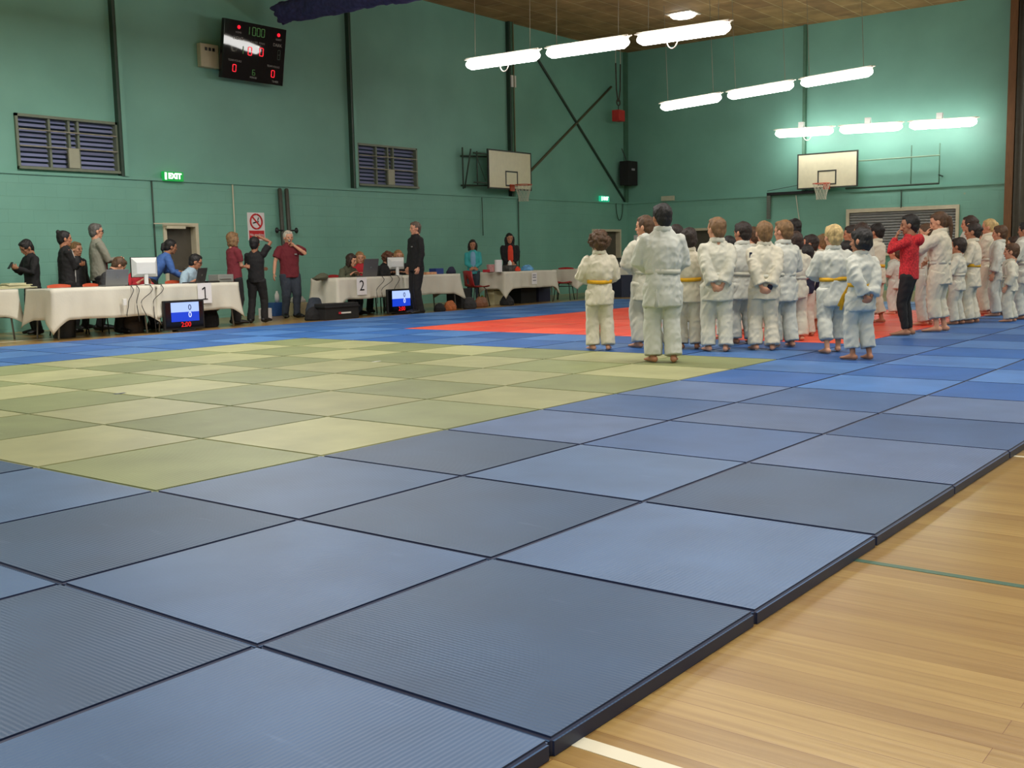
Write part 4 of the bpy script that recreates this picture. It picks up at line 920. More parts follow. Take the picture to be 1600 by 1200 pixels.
# screens on the floor
def emis(n, rgb, st): return mat(n, (10, 10, 10), .4, emit=rgb, estr=st)
E_pale = emis('screen_pale_blue', (176, 200, 255), 1.1); E_blue = emis('screen_blue', (22, 66, 214), 1.0); E_dark = mat('screen_dark_digit', (16, 24, 60), .4); E_w = emis('screen_white', (220, 230, 255), 1.2); E_red = emis('screen_red', (255, 30, 34), 1.1)
def tv(xc, yc, w, h, label):
    r = empty('television', (xc, yc, FL), 0, label, 'television', 'scoreboard screens standing on the floor')
    bx(-w / 2, w / 2, 0, .05, .03, h).build('casing', M_black, r, bevel=.008); bx(-w * .3, w * .3, .05, .09, .1, h * .8).build('rear_housing', M_black, r, bevel=.01)
    bx(-w * .22, w * .22, -.05, .12, 0, .03).build('stand', M_black, r, bevel=.006)
    bx(-w / 2 + .03, w / 2 - .03, -.004, 0, .06, h - .03).build('glass', mat('black_screen_glass', (14, 14, 18), .12), r)
    X0, X1 = -w * .33, w * .36
    bx(X0, X1, -.008, -.004, h * .62, h * .93).build('upper_score_panel', E_pale, r); pu = COL.objects[-1]; bx(X0, X1, -.008, -.004, h * .32, h * .62).build('lower_score_panel', E_blue, r); pl = COL.objects[-1]
    text('upper_digit', '0', h * .25, E_dark, pu, face_mtx((w * .13, -.010, h * .755), (0, -1, 0)), .001, bold=.0005)
    text('lower_digit', '0', h * .25, E_w, pl, face_mtx((w * .13, -.010, h * .52), (0, -1, 0)), .001, bold=.0005)
    text('clock_digits', '2:00', h * .22, E_red, r, face_mtx((w * .02, -.010, h * .215), (0, -1, 0)), .001, bold=.0005)
    bx(-.015, .015, -.006, -.003, .075, .083).build('maker_badge', mat('silver_badge', (170, 170, 170), .4), r)
tv(8.56, 13.36, .76, .50, 'score television showing 2:00 on the floor in front of table one')
tv(13.20 + .37, 13.36, .74, .50, 'score television beside the legs of the man in black, in front of table two')

# computers
M_silver = mat('silver_white_plastic', (214, 216, 214), .35, .03); M_lid = mat('dark_grey_laptop_lid', (84, 84, 86), .4, .05); M_blid = mat('black_laptop_lid', (34, 34, 38), .4, .05)
def monitor(u, y, label, h=.44, w=.42):
    x = onY(u, 430, y)[0]; r = empty('computer_monitor', (x, y, TZ + .006), math.radians(-12), label, 'monitor', 'white monitors on the score tables')
    MB().ell((0, 0, .008), (.11, .09, .010)).build('base', M_silver, r, smooth=True); bx(-.03, .03, -.02, .015, .01, .30).build('neck', M_silver, r, bevel=.004)
    m = MB(); a, b = w / 2, w / 2 - .06
    vs = [(-a, .05, .13), (a, .05, .13), (a, .05, h), (-a, .05, h), (-b, -.03, .18), (b, -.03, .18), (b, -.03, h - .08), (-b, -.03, h - .08)]
    m.add(vs, [(0, 1, 2, 3), (7, 6, 5, 4), (0, 4, 5, 1), (1, 5, 6, 2), (2, 6, 7, 3), (3, 7, 4, 0)]); m.build('back_shell', M_silver, r, bevel=.006)
    bx(-a - .005, a + .005, .05, .075, .125, h + .005).build('bezel', M_black, r, bevel=.004)
monitor(228, 13.72, 'silver monitor seen from behind on table one'); monitor(621, 13.72, 'silver monitor seen from behind on table two', .37, .40); monitor(985, 13.85, 'white monitor seen from behind on the farthest table')
def laptop(u, y, w, h, m_, rz, label):
    x = onY(u, 435, y)[0]; r = empty('laptop', (x, y, TZ + .006), math.radians(rz), label, 'laptop')
    bx(-w / 2, w / 2, -.02, .22, 0, .022).build('keyboard_base', m_, r, bevel=.004)
    m = MB(); R = np.array(Matrix.Rotation(math.radians(14), 3, 'X')); m.cbox(R @ np.array([0, -.01, h / 2]) + np.array([0, -.01, .02]), (w, .012, h), R); ld = m.build('lid', m_, r, bevel=.004)
    m = MB(); m.cbox(R @ np.array([0, -.017, h / 2]) + np.array([0, -.01, .02]), (.03, .003, .03), R); m.build('lid_badge', M_metal, ld)
laptop(181, 13.75, .36, .25, mat('grey_laptop_lid', (112, 114, 116), .4, .05), -8, 'grey laptop with raised lid at the left of table one'); laptop(311, 13.8, .36, .24, M_blid, 30, 'black laptop beside the man in the pale blue t-shirt')
laptop(577, 13.75, .34, .34, M_lid, -10, 'dark grey laptop in front of the fair haired woman on table two'); laptop(964, 13.8, .36, .24, M_blid, 0, 'black laptop beside the white monitor on the farthest table')

def item(name, label, cat, mb, m, u, y, z=None, rz=0, bevel=.006, smooth=False, v=430, group=None):
    x = onY(u, v, y)[0]; o = mb.build(name, m, None, smooth=smooth, bevel=bevel, loc=(x, y, (TZ + .0065) if z is None else z), rz=math.radians(rz)); return tag(o, label, cat, group)
def bag(w, d, h, seed, lump=.012):
    m = MB(); rr = random.Random(seed); m.tube([(0, 0, .02), (0, 0, h * .5), (rr.uniform(-.02, .02), 0, h)], [(w / 2, d / 2), (w / 2 * .98, d / 2 * .95), (w / 2 * .7, d / 2 * .4)], side=(1, 0, 0), n=18); return m
# table one
m = MB()
for i in range(7): m.cbox((rng.uniform(-.05, .05), rng.uniform(-.02, .02), .01 + i * .012), (.62 - i * .06, .30 - i * .01, .010), np.array(Matrix.Rotation(rng.uniform(-.15, .15), 3, 'Z')))
x = onY(22, 448, 14.6)[0]; o = m.build('folded_papers', mat('yellowed_paper', (206, 202, 164), .8, .08), loc=(x, 14.6, TZ + .008)); tag(o, 'heap of folded papers on the table at the far left edge', 'papers')
item('keypad', 'small black keypad near the right end of table one', 'keypad', bx(-.12, .12, -.05, .05, 0, .03), M_black, 331, 13.75)
item('printer', 'grey printer at the right end of table one', 'printer', bx(-.16, .16, -.14, .14, 0, .13).box(-.13, .10, -.16, -.14, .05, .07), mat('grey_printer_plastic', (132, 134, 128), .5, .05), 345, 14.0, bevel=.012)
item('paper_sheet', 'sheet of paper lying before the man in the pale blue t-shirt', 'paper', bx(-.15, .15, -.1, .1, 0, .004), M_paper, 277, 13.75, rz=15, bevel=0)
# table two
def remesh_item(o, vox=.012, amp=.008, sc=(14, 14, 14)): remesh(o, vox, amp, sc, hash(o['label']) % 97 if False else len(o['label'])); return o
remesh_item(item('cloth_bag', 'flat dark bag at the left end of table two', 'bag', bag(.36, .2, .06, 4), C_olive, 500, 13.8, bevel=0))
remesh_item(item('camera_bag', 'black camera bag beside the monitor on table two', 'bag', bag(.28, .18, .2, 5), C_black, 601, 13.72, bevel=0))
item('paper_tray', 'shallow tray of papers right of the man in black', 'tray', bx(-.16, .16, -.12, .12, 0, .05), mat('orange_white_card', (206, 150, 112), .7, .25, 14), 668, 13.8)
item('plastic_box', 'blue plastic box on the right half of table two', 'box', bx(-.12, .12, -.1, .1, 0, .12), mat('deep_blue_plastic', (36, 58, 128), .4, .05), 682, 13.85)
remesh_item(item('cap', 'dark cap at the right end of table two', 'cap', bag(.22, .2, .12, 8), C_navy, 705, 13.75, bevel=0))
# refreshment table
m = MB(); m.tube([(0, 0, .0), (0, 0, .27)], .085, n=24, flat=(1, 1)); item('paper_towel_roll', 'white paper towel roll standing on the refreshment table', 'paper roll', m, M_paper, 779, 13.6, bevel=.004)
m = MB(); m.tube([(0, 0, .0), (0, 0, .17)], [.11, .125], n=24, flat=(1, 1)); item('tub', 'pink patterned tub left of the paper towel roll', 'tub', m, mat('pink_tub', (204, 150, 150), .5, .2, 20), 769, 13.9, bevel=.006)
item('fruit_punnet', 'small red punnet at the left end of the refreshment table', 'punnet', bx(-.07, .07, -.05, .05, 0, .06), C_red, 760, 13.8)
item('drinks_carton', 'black and white carton right of the paper towel roll', 'box', bx(-.16, .16, -.1, .1, 0, .14), mat('black_white_card', (70, 70, 68), .6, .7, 10), 797, 13.8)
m = MB(); m.tube([(0, 0, 0), (0, 0, .20), (0, 0, .24)], [.045, .045, .02], n=14, flat=(1, 0)); item('milk_bottle', 'white milk bottle behind the black and white carton', 'bottle', m, M_white, 797, 14.05, smooth=True, bevel=0)
remesh_item(item('snack_bag', 'orange snack bag in front of the woman in orange', 'bag', bag(.16, .12, .1, 10), C_orange, 809, 13.65, bevel=0))
remesh_item(item('bread_bag', 'blue and white bread bag at the right of the refreshment table', 'bag', bag(.42, .2, .11, 11), mat('blue_white_wrap', (92, 158, 210), .4, .35, 6), 824, 13.8, bevel=0))
# loudspeaker by the farthest table, chairs
def chair(x, y, rz, m_, label, leg=M_black):
    r = empty('plastic_chair', (x, y, FL), rz, label, 'chair', 'plastic shell chairs by the tables')
    m = MB(); n = 8; vs = []; prof = [(.22, .42), (.21, .445), (.10, .43), (-.08, .425), (-.17, .44), (-.205, .50), (-.225, .62), (-.25, .80)]
    for i, (a, z) in enumerate(prof):
        for j in range(n + 1):
            t = j / n * 2 - 1; wv = .215 - (.02 if i > 5 else 0); up_ = .025 * t * t if i < 5 else 0; fw = .03 * t * t if i >= 5 else 0
            vs.append((a + fw, t * wv, z + up_ - (.02 * t * t if i == 7 else 0)))
    fs = [(i * (n + 1) + j, i * (n + 1) + j + 1, (i + 1) * (n + 1) + j + 1, (i + 1) * (n + 1) + j) for i in range(len(prof) - 1) for j in range(n) if not (i == 5 and 2 < j < 5)]
    m.add(vs, fs); o = m.build('seat_shell', m_, r, smooth=True); sm = o.modifiers.new('s', 'SOLIDIFY'); sm.thickness = .01
    for sx in (-1, 1):
        for sy in (-1, 1): MB().tube([(sx * .12, sy * .13, .415), (sx * .15, sy * .17, .38), (sx * .21, sy * .21, .006)], .011, n=8).build('leg', leg, r, smooth=True)
M_redp = mat('red_moulded_plastic', (158, 34, 38), .4, .05); M_orp = mat('orange_moulded_plastic', (196, 84, 54), .4, .05)
p_ = onY(745, 474, 13.95); chair(p_[0], 13.95, math.radians(-20), M_redp, 'red plastic chair standing between table two and the refreshment table')
p_ = onY(893, 468, 13.75); chair(p_[0] - .25, 13.8, math.radians(200), M_redp, 'red plastic chair at the left end of the farthest table')
CH = {'grey laptop': 'orange plastic chair under the person at the grey laptop', 'red top seated behind': 'orange plastic chair behind the silver monitor of table one', 'pale blue': 'orange plastic chair under the man in the pale blue t-shirt',
      'olive': 'plastic chair under the woman in the olive jacket', 'smiling': 'plastic chair under the smiling fair haired woman', 'auburn': 'plastic chair under the person with auburn hair', 'blonde woman whose': 'plastic chair behind the silver monitor of table two'}
for row in PEOPLE:
    if row[4] != 'S': continue
    for k_, lab in CH.items():
        if k_ in row[5]['label']: chair(row[0] - .03 * math.cos(row[3]), row[1] - .03 * math.sin(row[3]), row[3], M_orp if 'orange' in lab else M_redp, lab)
p_ = onY(104, 448, 14.45); chair(p_[0], 14.45, math.radians(-90), M_orp, 'empty orange chair in front of the woman with the high bun')

# things on the floor
def fl(name, label, cat, mb, m, u, y, rz=0, bevel=.008, v=480, smooth=False): return item(name, label, cat, mb, m, u, y, z=FL, rz=rz, bevel=bevel, v=v, smooth=smooth)
t = empty('equipment_case', (onY(527, 487, 13.4)[0], 13.4, FL), 0, 'black equipment case with a small red badge in front of table two', 'case')
bx(-.42, .42, -.14, .16, 0, .30).build('case_body', M_blackm, t, bevel=.012); bx(-.44, .44, -.16, .18, .22, .25).build('case_rim', M_black, t, bevel=.004)
bx(-.10, -.06, -.17, -.14, .10, .14).build('red_badge', C_red, t)
for i in range(8): bx(-.045 + i * .032, -.045 + i * .032 + .022, -.155, -.14, .105, .132).build('badge_lettering', M_white, t)
remesh_item(fl('holdall', 'black holdall left of the equipment case', 'bag', bag(.42, .28, .22, 21), C_black, 491, 13.55, bevel=0)); remesh_item(fl('jacket_heap', 'blue jacket heaped behind the black holdall', 'jacket', bag(.4, .3, .36, 22), C_jean, 492, 14.0, bevel=0))
fl('cool_box', 'blue cool box against the wall behind the white haired man', 'cool box', bx(-.16, .16, -.12, .12, 0, .27), mat('blue_cool_box', (44, 82, 140), .4, .05), 432, 15.6)
m = MB(); m.tube([(0, 0, 0), (0, 0, .14), (0, 0, .2), (0, 0, .22)], [.045, .045, .02, .02], n=14, flat=(1, 1)); item('water_bottle', 'white bottle standing on the blue cool box', 'bottle', m, M_white, 433, 15.6, z=FL + .275, smooth=True, bevel=0, v=470)
fl('cardboard_box', 'white cardboard box right of the white haired man', 'box', bx(-.22, .22, -.16, .16, 0, .26), mat('cream_cardboard', (196, 186, 150), .8, .1), 466, 15.2); remesh_item(item('white_towel', 'white towel heaped on the cardboard box', 'towel', bag(.34, .26, .12, 23), C_white, 466, 15.2, z=FL + .262, bevel=0, v=470))
fl('small_carton', 'small white carton beside the shoes of the man with raised arm', 'box', bx(-.10, .10, -.08, .08, 0, .2), M_paper, 414, 15.0)
fl('stage_speaker', 'black speaker box under the right end of table two', 'speaker', bx(-.22, .22, -.18, .18, 0, .42), M_blackm, 717, 13.85, rz=12); 
remesh_item(fl('shoe_bag', 'small black bag on the floor before the right half of table two', 'bag', bag(.3, .2, .14, 24), C_black, 687, 13.3, bevel=0)); remesh_item(fl('orange_bag', 'orange brown bag on the floor before the black speaker box', 'bag', bag(.32, .22, .18, 25), mat('orange_brown_cloth', (168, 96, 52), .8, .25, 18), 703, 13.35, bevel=0))
remesh_item(fl('backpack', 'charcoal backpack at the mat edge beside the red chair', 'bag', bag(.34, .26, .22, 26), C_char, 734, 13.35, bevel=0)); remesh_item(fl('handbag', 'brown handbag left of the refreshment table', 'bag', bag(.42, .22, .2, 27), mat('brown_leather', (120, 76, 48), .5, .15), 752, 13.6, bevel=0))
fl('cream_carton', 'cream carton under the left end of the refreshment table', 'box', bx(-.26, .26, -.14, .14, 0, .42), mat('cream_card', (208, 200, 160), .8, .05), 776, 14.05); fl('storage_crate', 'black storage crate under the refreshment table', 'crate', bx(-.3, .3, -.2, .2, 0, .36), M_blackm, 816, 14.0)
fl('storage_crate', 'dark blue storage crate under the right of the refreshment table', 'crate', bx(-.24, .24, -.18, .18, 0, .38), C_navy, 842, 14.0); remesh_item(fl('dark_bag', 'dark bag slumped under the left of the refreshment table', 'bag', bag(.36, .3, .2, 28), C_black, 792, 13.55, bevel=0))
fl('floor_speaker', 'navy black loudspeaker standing before the farthest table', 'speaker', bx(-.30, .30, -.2, .2, 0, .56), mat('navy_speaker_cloth', (36, 44, 66), .8, .08), 976, 13.25, rz=-14, v=460)
fl('litter_bin', 'black bin under the left half of table one', 'bin', MB().tube([(0, 0, 0), (0, 0, .42)], [.16, .2], n=20, flat=(1, 1)), M_black, 100, 14.0, v=515)
remesh_item(fl('dark_rucksack', 'dark rucksack under the right half of table one', 'bag', bag(.4, .3, .38, 29), C_black, 325, 13.9, bevel=0, v=505)); remesh_item(fl('brown_satchel', 'dark brown satchel under table one beside the hanging cables', 'bag', bag(.34, .28, .3, 30), mat('dark_brown_cloth', (64, 52, 44), .8, .1), 208, 13.9, bevel=0, v=510))
m = MB(); m.tube([(0, 0, 0), (0, 0, .16), (0, 0, .21)], [.04, .04, .018], n=12, flat=(1, 0)); item('squash_bottle', 'yellow green bottle on the floor left of the refreshment table', 'bottle', m, mat('yellow_green_plastic', (168, 190, 62), .4), 753, 14.3, z=FL, smooth=True, bevel=0, v=445)
# cables
M_cab = mat('black_cable', (30, 30, 30), .6)
def cable(pts, label, r=.006):
    q = []
    for i in range(len(pts) - 1):
        a, b = np.array(pts[i], float), np.array(pts[i + 1], float)
        for t in np.linspace(0, 1, 6, endpoint=False): q.append(a + (b - a) * (t * t * (3 - 2 * t)) * np.array([1, 1, 0]) + (b - a) * t * np.array([0, 0, 1]))
    q.append(np.array(pts[-1])); o = MB().tube(q, r, n=6).build('cable', M_cab, smooth=True); tag(o, label, 'cable', 'cables hanging from the score tables')
yf = Y0 - .08
for (u0, u1, u2), lab, ends in (((196, 199, 197), 'black cable left of the silver monitor of table one', .25), ((226, 219, 232), 'black cable hanging right below the silver monitor of table one', .1), ((243, 238, 241), 'black cable reaching the floor beside the score television of table one', FL + .02), ((205, 212, 216), 'looped black cable low on the front of table one', .16),
                             ((589, 588, 590), 'black cable left of the silver monitor of table two', .2), ((602, 596, 599), 'black cable below the camera bag on table two', .1), ((613, 616, 612), 'black cable right below the silver monitor of table two', .3)):
    y0_ = 13.62; a = onY(u0, 440, y0_); b = onY(u1, 455, yf); c = onY(u2, 470, yf - .02)
    cable([(a[0], y0_, TZ + .02), (a[0], Y0 - .03, TZ + .015), (a[0], yf, TZ - .05), (b[0], yf - .01, .45), (c[0], yf - .02, ends)], lab)
first_cable = [o for o in COL.objects if o.name.startswith('cable') and 'left of the silver monitor of table one' in o.get('label', '')][0]
o = bx(-.03, .03, -.02, .02, -.05, .05).build('power_adapter', M_white, first_cable, loc=(onY(195, 463, yf - .05)[0], yf - .03, .47), bevel=.005)

# ------------------------------------------------------------------ things on the left wall
def exit_sign(c, w, h, n, m_, label, back=.08, box_m=None):
    r = empty('exit_sign', c, 0 if n[1] else math.pi / 2 * 0, label, 'sign', 'lit exit signs'); bx(-w / 2, w / 2, -.0, back, -h / 2, h / 2).build('sign_box', m_, r, bevel=.005)
    r = COL.objects[-1]; text('exit_lettering', 'EXIT', h * .82, emis('exit_white_glow', (235, 255, 235), 2.6), r, face_mtx((w * .04, -.003, 0), (0, -1, 0)), .002, bold=.006)
    bx(-w / 2 + .01, -w / 2 + .05, -.003, 0, -h / 2 + .02, h / 2 - .02).build('arrow_panel', emis('exit_white_glow', (235, 255, 235), 2.6), r)
c = onY(272, 275.5, YL - .10); exit_sign((c[0], YL - .10, c[2]), .42, .17, (0, -1), emis('exit_green_glow', (20, 170, 70), .9), 'lit green exit sign above the left door', .095)
c = onY(946, 310.5, YL - .10); exit_sign((c[0], YL - .10, c[2]), .44, .16, (0, -1), emis('exit_teal_glow', (40, 200, 150), .9), 'lit green exit sign above the door near the corner', .095)
# no smoking sign
c = onY(400.5, 354, YL - .01); r = empty('no_smoking_sign', (c[0], YL - .012, c[2]), 0, 'white and red no smoking sign above the man with raised arm', 'sign'); w, h = .43, .56
M_sr = mat('sign_red', (196, 32, 38), .5)
bx(-w / 2, w / 2, 0, .012, -h / 2, h / 2).build('sign_board', M_paper, r, bevel=.002)
A = np.array([[1, 0, 0], [0, 0, 1], [0, 1, 0]]).astype(float); m = MB(); m.torus((0, -.003, .10), .145, .018, 32, 6, A); m.cbox((0, -.003, .10), (.29, .008, .032), np.array(Matrix.Rotation(math.radians(45), 3, 'Y'))); m.build('prohibition_ring', M_sr, r, smooth=False)
m = MB(); m.cbox((-.01, -.002, .085), (.15, .004, .024), np.array(Matrix.Rotation(math.radians(-12), 3, 'Y'))); m.cbox((.05, -.002, .15), (.02, .004, .07), np.array(Matrix.Rotation(math.radians(20), 3, 'Y'))); m.build('cigarette_symbol', M_ink, r)
bx(-w / 2 + .025, w / 2 - .025, -.004, 0, -h / 2 + .03, -h / 2 + .20).build('red_panel', M_sr, r); text('sign_lettering', 'No smoking', .07, M_paper, r, face_mtx((0, -.006, -h / 2 + .115), (0, -1, 0)), .001)
# conduits, posts
def pipe(name, pts, rad, m_, label, cat='pipe'): o = MB().tube(pts, rad, n=8).build(name, m_, smooth=True); return tag(o, label, cat)
pipe('conduit', [(11.83, YL - .02, ZM - .06), (11.83, YL - .02, FL + .3)], .014, M_cream, 'white conduit running down the wall left of the no smoking sign')
pipe('conduit', [(10.0, YL - .02, ZM - .06), (10.0, YL - .02, FL + .1)], .016, M_dkgreen, 'dark green conduit running down the wall left of the left door')
for a, k in ((12.98, 'left of the pair of posts leaning behind the white haired man'), (13.16, 'right of the pair of posts leaning behind the white haired man')):
    r = empty('net_post', (a, YL - .11, FL), 0, 'dark steel net post, ' + k, 'post', 'net posts stored upright against the wall')
    MB().tube([(0, -.12, .0), (0, 0, 1.3), (0, .04, 2.56)], .045, n=12).build('pole', mat('dark_olive_steel', (62, 66, 56), .5, .15), r, smooth=True)
    s = -1 if a < 13 else 1; MB().tube([(0, -.02, 1.72), (s * .16, -.02, 1.72)], .015, n=8).build('tension_handle', M_black, r); MB().ell((s * .17, -.02, 1.72), (.045, .03, .06)).build('knob', M_black, r, smooth=True)
# cross bracing
for (a, b, za, zb, lab) in ((22.0, 26.62, 6.5, 2.66, 'dark brace falling from upper left to the corner'), (25.9, 21.75, 6.0, 3.3, 'dull brown brace rising from the basketball backboard to upper right')):
    o = MB().tube([(a, YL + .03, za), (b, YL + .03, zb)], .035, n=8).build('wall_brace', M_dkgreen if a < 25 else mat('brown_steel', (84, 84, 58), .6, .1), smooth=True); tag(o, lab, 'brace', 'crossed steel braces on the left wall')
c = onY(803, 127, YL - .08); o = bx(-.10, .10, 0, .14, -.15, .15).build('junction_box', M_white, loc=(c[0], YL - .08, c[2]), bevel=.006); tag(o, 'white junction box high on the left wall below the first tube light', 'junction box')
pipe('conduit', [(20.99, YL - .08, ZC), (20.99, YL - .08, 3.6)], .018, mat('light_olive_pipe', (120, 122, 92), .5), 'pale conduit running down the steel column behind the left backboard')
pipe('conduit', [(21.15, YL - .03, 2.9), (21.13, YL - .03, FL + .6)], .014, M_dkgreen, 'thin conduit running down the wall below the left basketball net')
pipe('rope', [(19.6, YL - .04, 2.55), (19.62, YL - .04, 1.6)], .01, M_dkgreen, 'thin dark rope hanging below the left backboard frame', 'rope')

# wall cabinets, scoreboard
c = onY(329, 87, YL - .08); t = empty('control_box', (c[0], YL - .06, c[2]), 0, 'cream control box with three black buttons left of the scoreboard', 'control box')
bx(-.21, .21, 0, .12, -.22, .22).build('box_body', mat('cream_box', (178, 176, 148), .5, .05), t, bevel=.01)
for i in range(3): bx(-.11 + i * .085, -.06 + i * .085, -.012, 0, .09, .15).build('button', M_black, t)
R_ = Matrix.Rotation(math.radians(-14), 4, 'X')
c = onY(398, 83, YL - .30); t = empty('scoreboard', (c[0], YL - .30, c[2]), 0, 'black electronic scoreboard with red digits high on the left wall', 'scoreboard'); t.rotation_euler = (math.radians(10), 0, 0)
def glossy_black():
    m, nt, b = nodes_mat('glossy_black_acrylic'); b.inputs['Base Color'].default_value = (.012, .011, .012, 1); b.inputs['Roughness'].default_value = .04
    n = nt.nodes.new('ShaderNodeTexNoise'); n.inputs['Scale'].default_value = 1.6; bp = nt.nodes.new('ShaderNodeBump'); bp.inputs['Strength'].default_value = .03; bp.inputs['Distance'].default_value = .05
    tc = nt.nodes.new('ShaderNodeTexCoord'); nt.links.new(tc.outputs['Object'], n.inputs['Vector']); nt.links.new(n.outputs[0], bp.inputs['Height']); nt.links.new(bp.outputs[0], b.inputs['Normal']); return m
sw, sh_ = 1.52, 1.10
hs_ = bx(-sw / 2, sw / 2, 0, .09, -sh_ / 2, sh_ / 2).build('housing', glossy_black(), t, bevel=.008)
bx(-.5, .5, .09, .35, -.05, .15).build('wall_mount', M_black, t)
SEG = {'0': 'abcdef', '1': 'bc', '6': 'acdefg', '8': 'abcdefg'}
def seg(ch, cx, cz, w, h, m_):
    mm = MB(); t_ = w * .16
    for s in SEG[ch]:
        dx, dz, hor = dict(a=(0, h / 2, 1), b=(w / 2, h / 4, 0), c=(w / 2, -h / 4, 0), d=(0, -h / 2, 1), e=(-w / 2, -h / 4, 0), f=(-w / 2, h / 4, 0), g=(0, 0, 1))[s]
        if hor: mm.cbox((cx + dx, -.004, cz + dz), (w - t_, .006, t_))
        else: mm.cbox((cx + dx, -.004, cz + dz), (t_, .006, h / 2 - t_ * .6))
    mm.build('digit', m_, hs_)
G_d = emis('dim_green_led', (52, 110, 36), .5); R_d = emis('red_led', (255, 24, 44), 1.6)
for ch, xx in zip('1000', (-.20, -.05, .06, .17)): seg(ch, xx, .40, .075, .15, G_d)
for xx in (-.42, .56): MB().ell((xx, -.01, .43 if xx < 0 else .42), (.035, .02, .035)).build('possession_lamp', R_d, hs_, smooth=True)
seg('0', -.12, .02, .085, .15, R_d); seg('0', .16, .04, .085, .15, R_d); seg('1', -.33, .02, .09, .15, G_d); seg('8', .60, .04, .06, .18, mat('unlit_digit', (40, 60, 34), .4))
seg('0', -.47, -.34, .075, .13, R_d); seg('0', .48, -.34, .075, .13, R_d); seg('6', .0, -.37, .06, .10, G_d)
M_lbl = mat('grey_lettering', (150, 150, 146), .6)
for s, xx, zz, sz in (('HOME', -.42, .33, .05), ('GUEST', .57, .33, .05), ('LIGHT', -.42, .22, .085), ('DARK', .55, .22, .085), ('PLAYER  FOULS', .06, .20, .05), ('TEAM FOULS', -.47, -.20, .055), ('TEAM FOULS', .48, -.20, .055), ('PERIOD', .0, -.47, .05), ('TIMER', .55, -.49, .06)):
    text('lettering', s, sz, M_lbl, hs_, face_mtx((xx, -.004, zz), (0, -1, 0)), .001)

# rolled curtain under the ceiling, running across the hall
m = MB(); pts = []; rad = []
for i, yy in enumerate(np.linspace(15.5, 1., 24)): pts.append((12.9 + .03 * math.sin(i), yy, 5.98 - .20 * min(1, i / 9) + .02 * math.sin(i * 2.1))); rad.append((.23 + .02 * math.sin(i * 1.7), .19))
m.tube(pts, rad, n=14)
for k in range(9): a = k * .7; m.tube([(12.9 + .12 * math.cos(a), 15.5, 5.98 + .12 * math.sin(a)), (12.9 + .22 * math.cos(a), 15.72 + .06 * math.sin(k * 2.), 5.96 + .20 * math.sin(a))], [.08, .035], n=8)
o = m.build('rolled_net_curtain', mat('navy_net_bundle', (54, 58, 104), .85, .3, 14), smooth=True); tag(o, 'navy rolled net curtain with a ragged end under the ceiling', 'curtain'); remesh(o, .035, .03, (5, 3, 5), 4)

# basketball goals
M_board = mat('cream_backboard_paint', (222, 216, 184), .35, .04); M_bk = mat('black_board_tape', (44, 48, 40), .5); M_rim = mat('orange_rim_paint', (190, 74, 44), .4); M_net = mat('white_net_cord', (206, 204, 186), .9)
def goal(c, rz, w, h, label, frame_side, off, frames):
    """local: -y faces the hall"""
    r = empty('basketball_goal', c, rz, label, 'basketball goal', 'basketball goals on the walls')
    bb = bx(-w / 2, w / 2, 0, .035, -h / 2, h / 2).build('backboard', M_board, r, bevel=.004)
    m = MB(); t = .03; m.box(-w / 2 - .005, w / 2 + .005, -.006, .04, h / 2 - t, h / 2 + .005); m.box(-w / 2 - .005, w / 2 + .005, -.006, .04, -h / 2 - .005, -h / 2 + t); m.box(-w / 2 - .005, -w / 2 + t, -.006, .04, -h / 2 + t, h / 2 - t); m.box(w / 2 - t, w / 2 + .005, -.006, .04, -h / 2 + t, h / 2 - t)
    m.build('border', M_bk, bb)
    m = MB(); a, b, c_, d = -.26 + off, .26 + off, -h / 2 + .08, -h / 2 + .47; t = .035
    m.box(a, b, -.007, 0, d - t, d); m.box(a, b, -.007, 0, c_, c_ + t); m.box(a, a + t, -.007, 0, c_ + t, d - t); m.box(b - t, b, -.007, 0, c_ + t, d - t); m.build('target_square', M_bk, bb)
    rz0 = -h / 2 + .10; rr = .225; cy = -.15 - rr
    m = MB(); m.torus((off, cy, rz0), rr, .011, 28, 8); rm = m.build('rim', M_rim, r, smooth=True)
    m = MB(); m.box(off - .09, off + .09, -.03, 0, rz0 - .14, rz0 + .03); m.tube([(off - .08, -.02, rz0), (off - .06, cy + rr * .97, rz0)], .012, n=6); m.tube([(off + .08, -.02, rz0), (off + .06, cy + rr * .97, rz0)], .012, n=6); m.build('rim_bracket', M_rim, r)
    m = MB(); n = 12; lv = [(rr, 0), (rr * .86, -.09), (rr * .74, -.18), (rr * .62, -.27), (rr * .56, -.36), (rr * .58, -.42)]
    for k in range(n):
        for s in (-1, 1):
            pts = [(off + q * math.cos(2 * math.pi * (k + s * i * .5) / n), cy + q * math.sin(2 * math.pi * (k + s * i * .5) / n), rz0 + z) for i, (q, z) in enumerate(lv)]; m.tube(pts, .0045, n=5)
    m.build('net', M_net, rm)
    for nm, pts, rd, mm in frames: MB().tube(pts, rd, n=8).build(nm, mm, r, smooth=True)
a, b = onY(763, 262, YL - .35), onY(830, 269, YL - .35); w = b[0] - a[0]; cz = (onY(796, 236, YL - .35)[2] + onY(796, 296, YL - .35)[2]) / 2; h = onY(796, 236, YL - .35)[2] - onY(796, 296, YL - .35)[2]
fx = onY(722, 270, YL)[0] - (a[0] + b[0]) / 2; fr = []
for zz in (.36, -.36):
    fr += [('support_arm', [(-.3, .04, zz), (fx + .1, .05, zz)], .022, M_dkgreen), ('support_arm', [(-.2, .08, zz - .03), (fx, .38, zz - .06)], .022, M_dkgreen)]
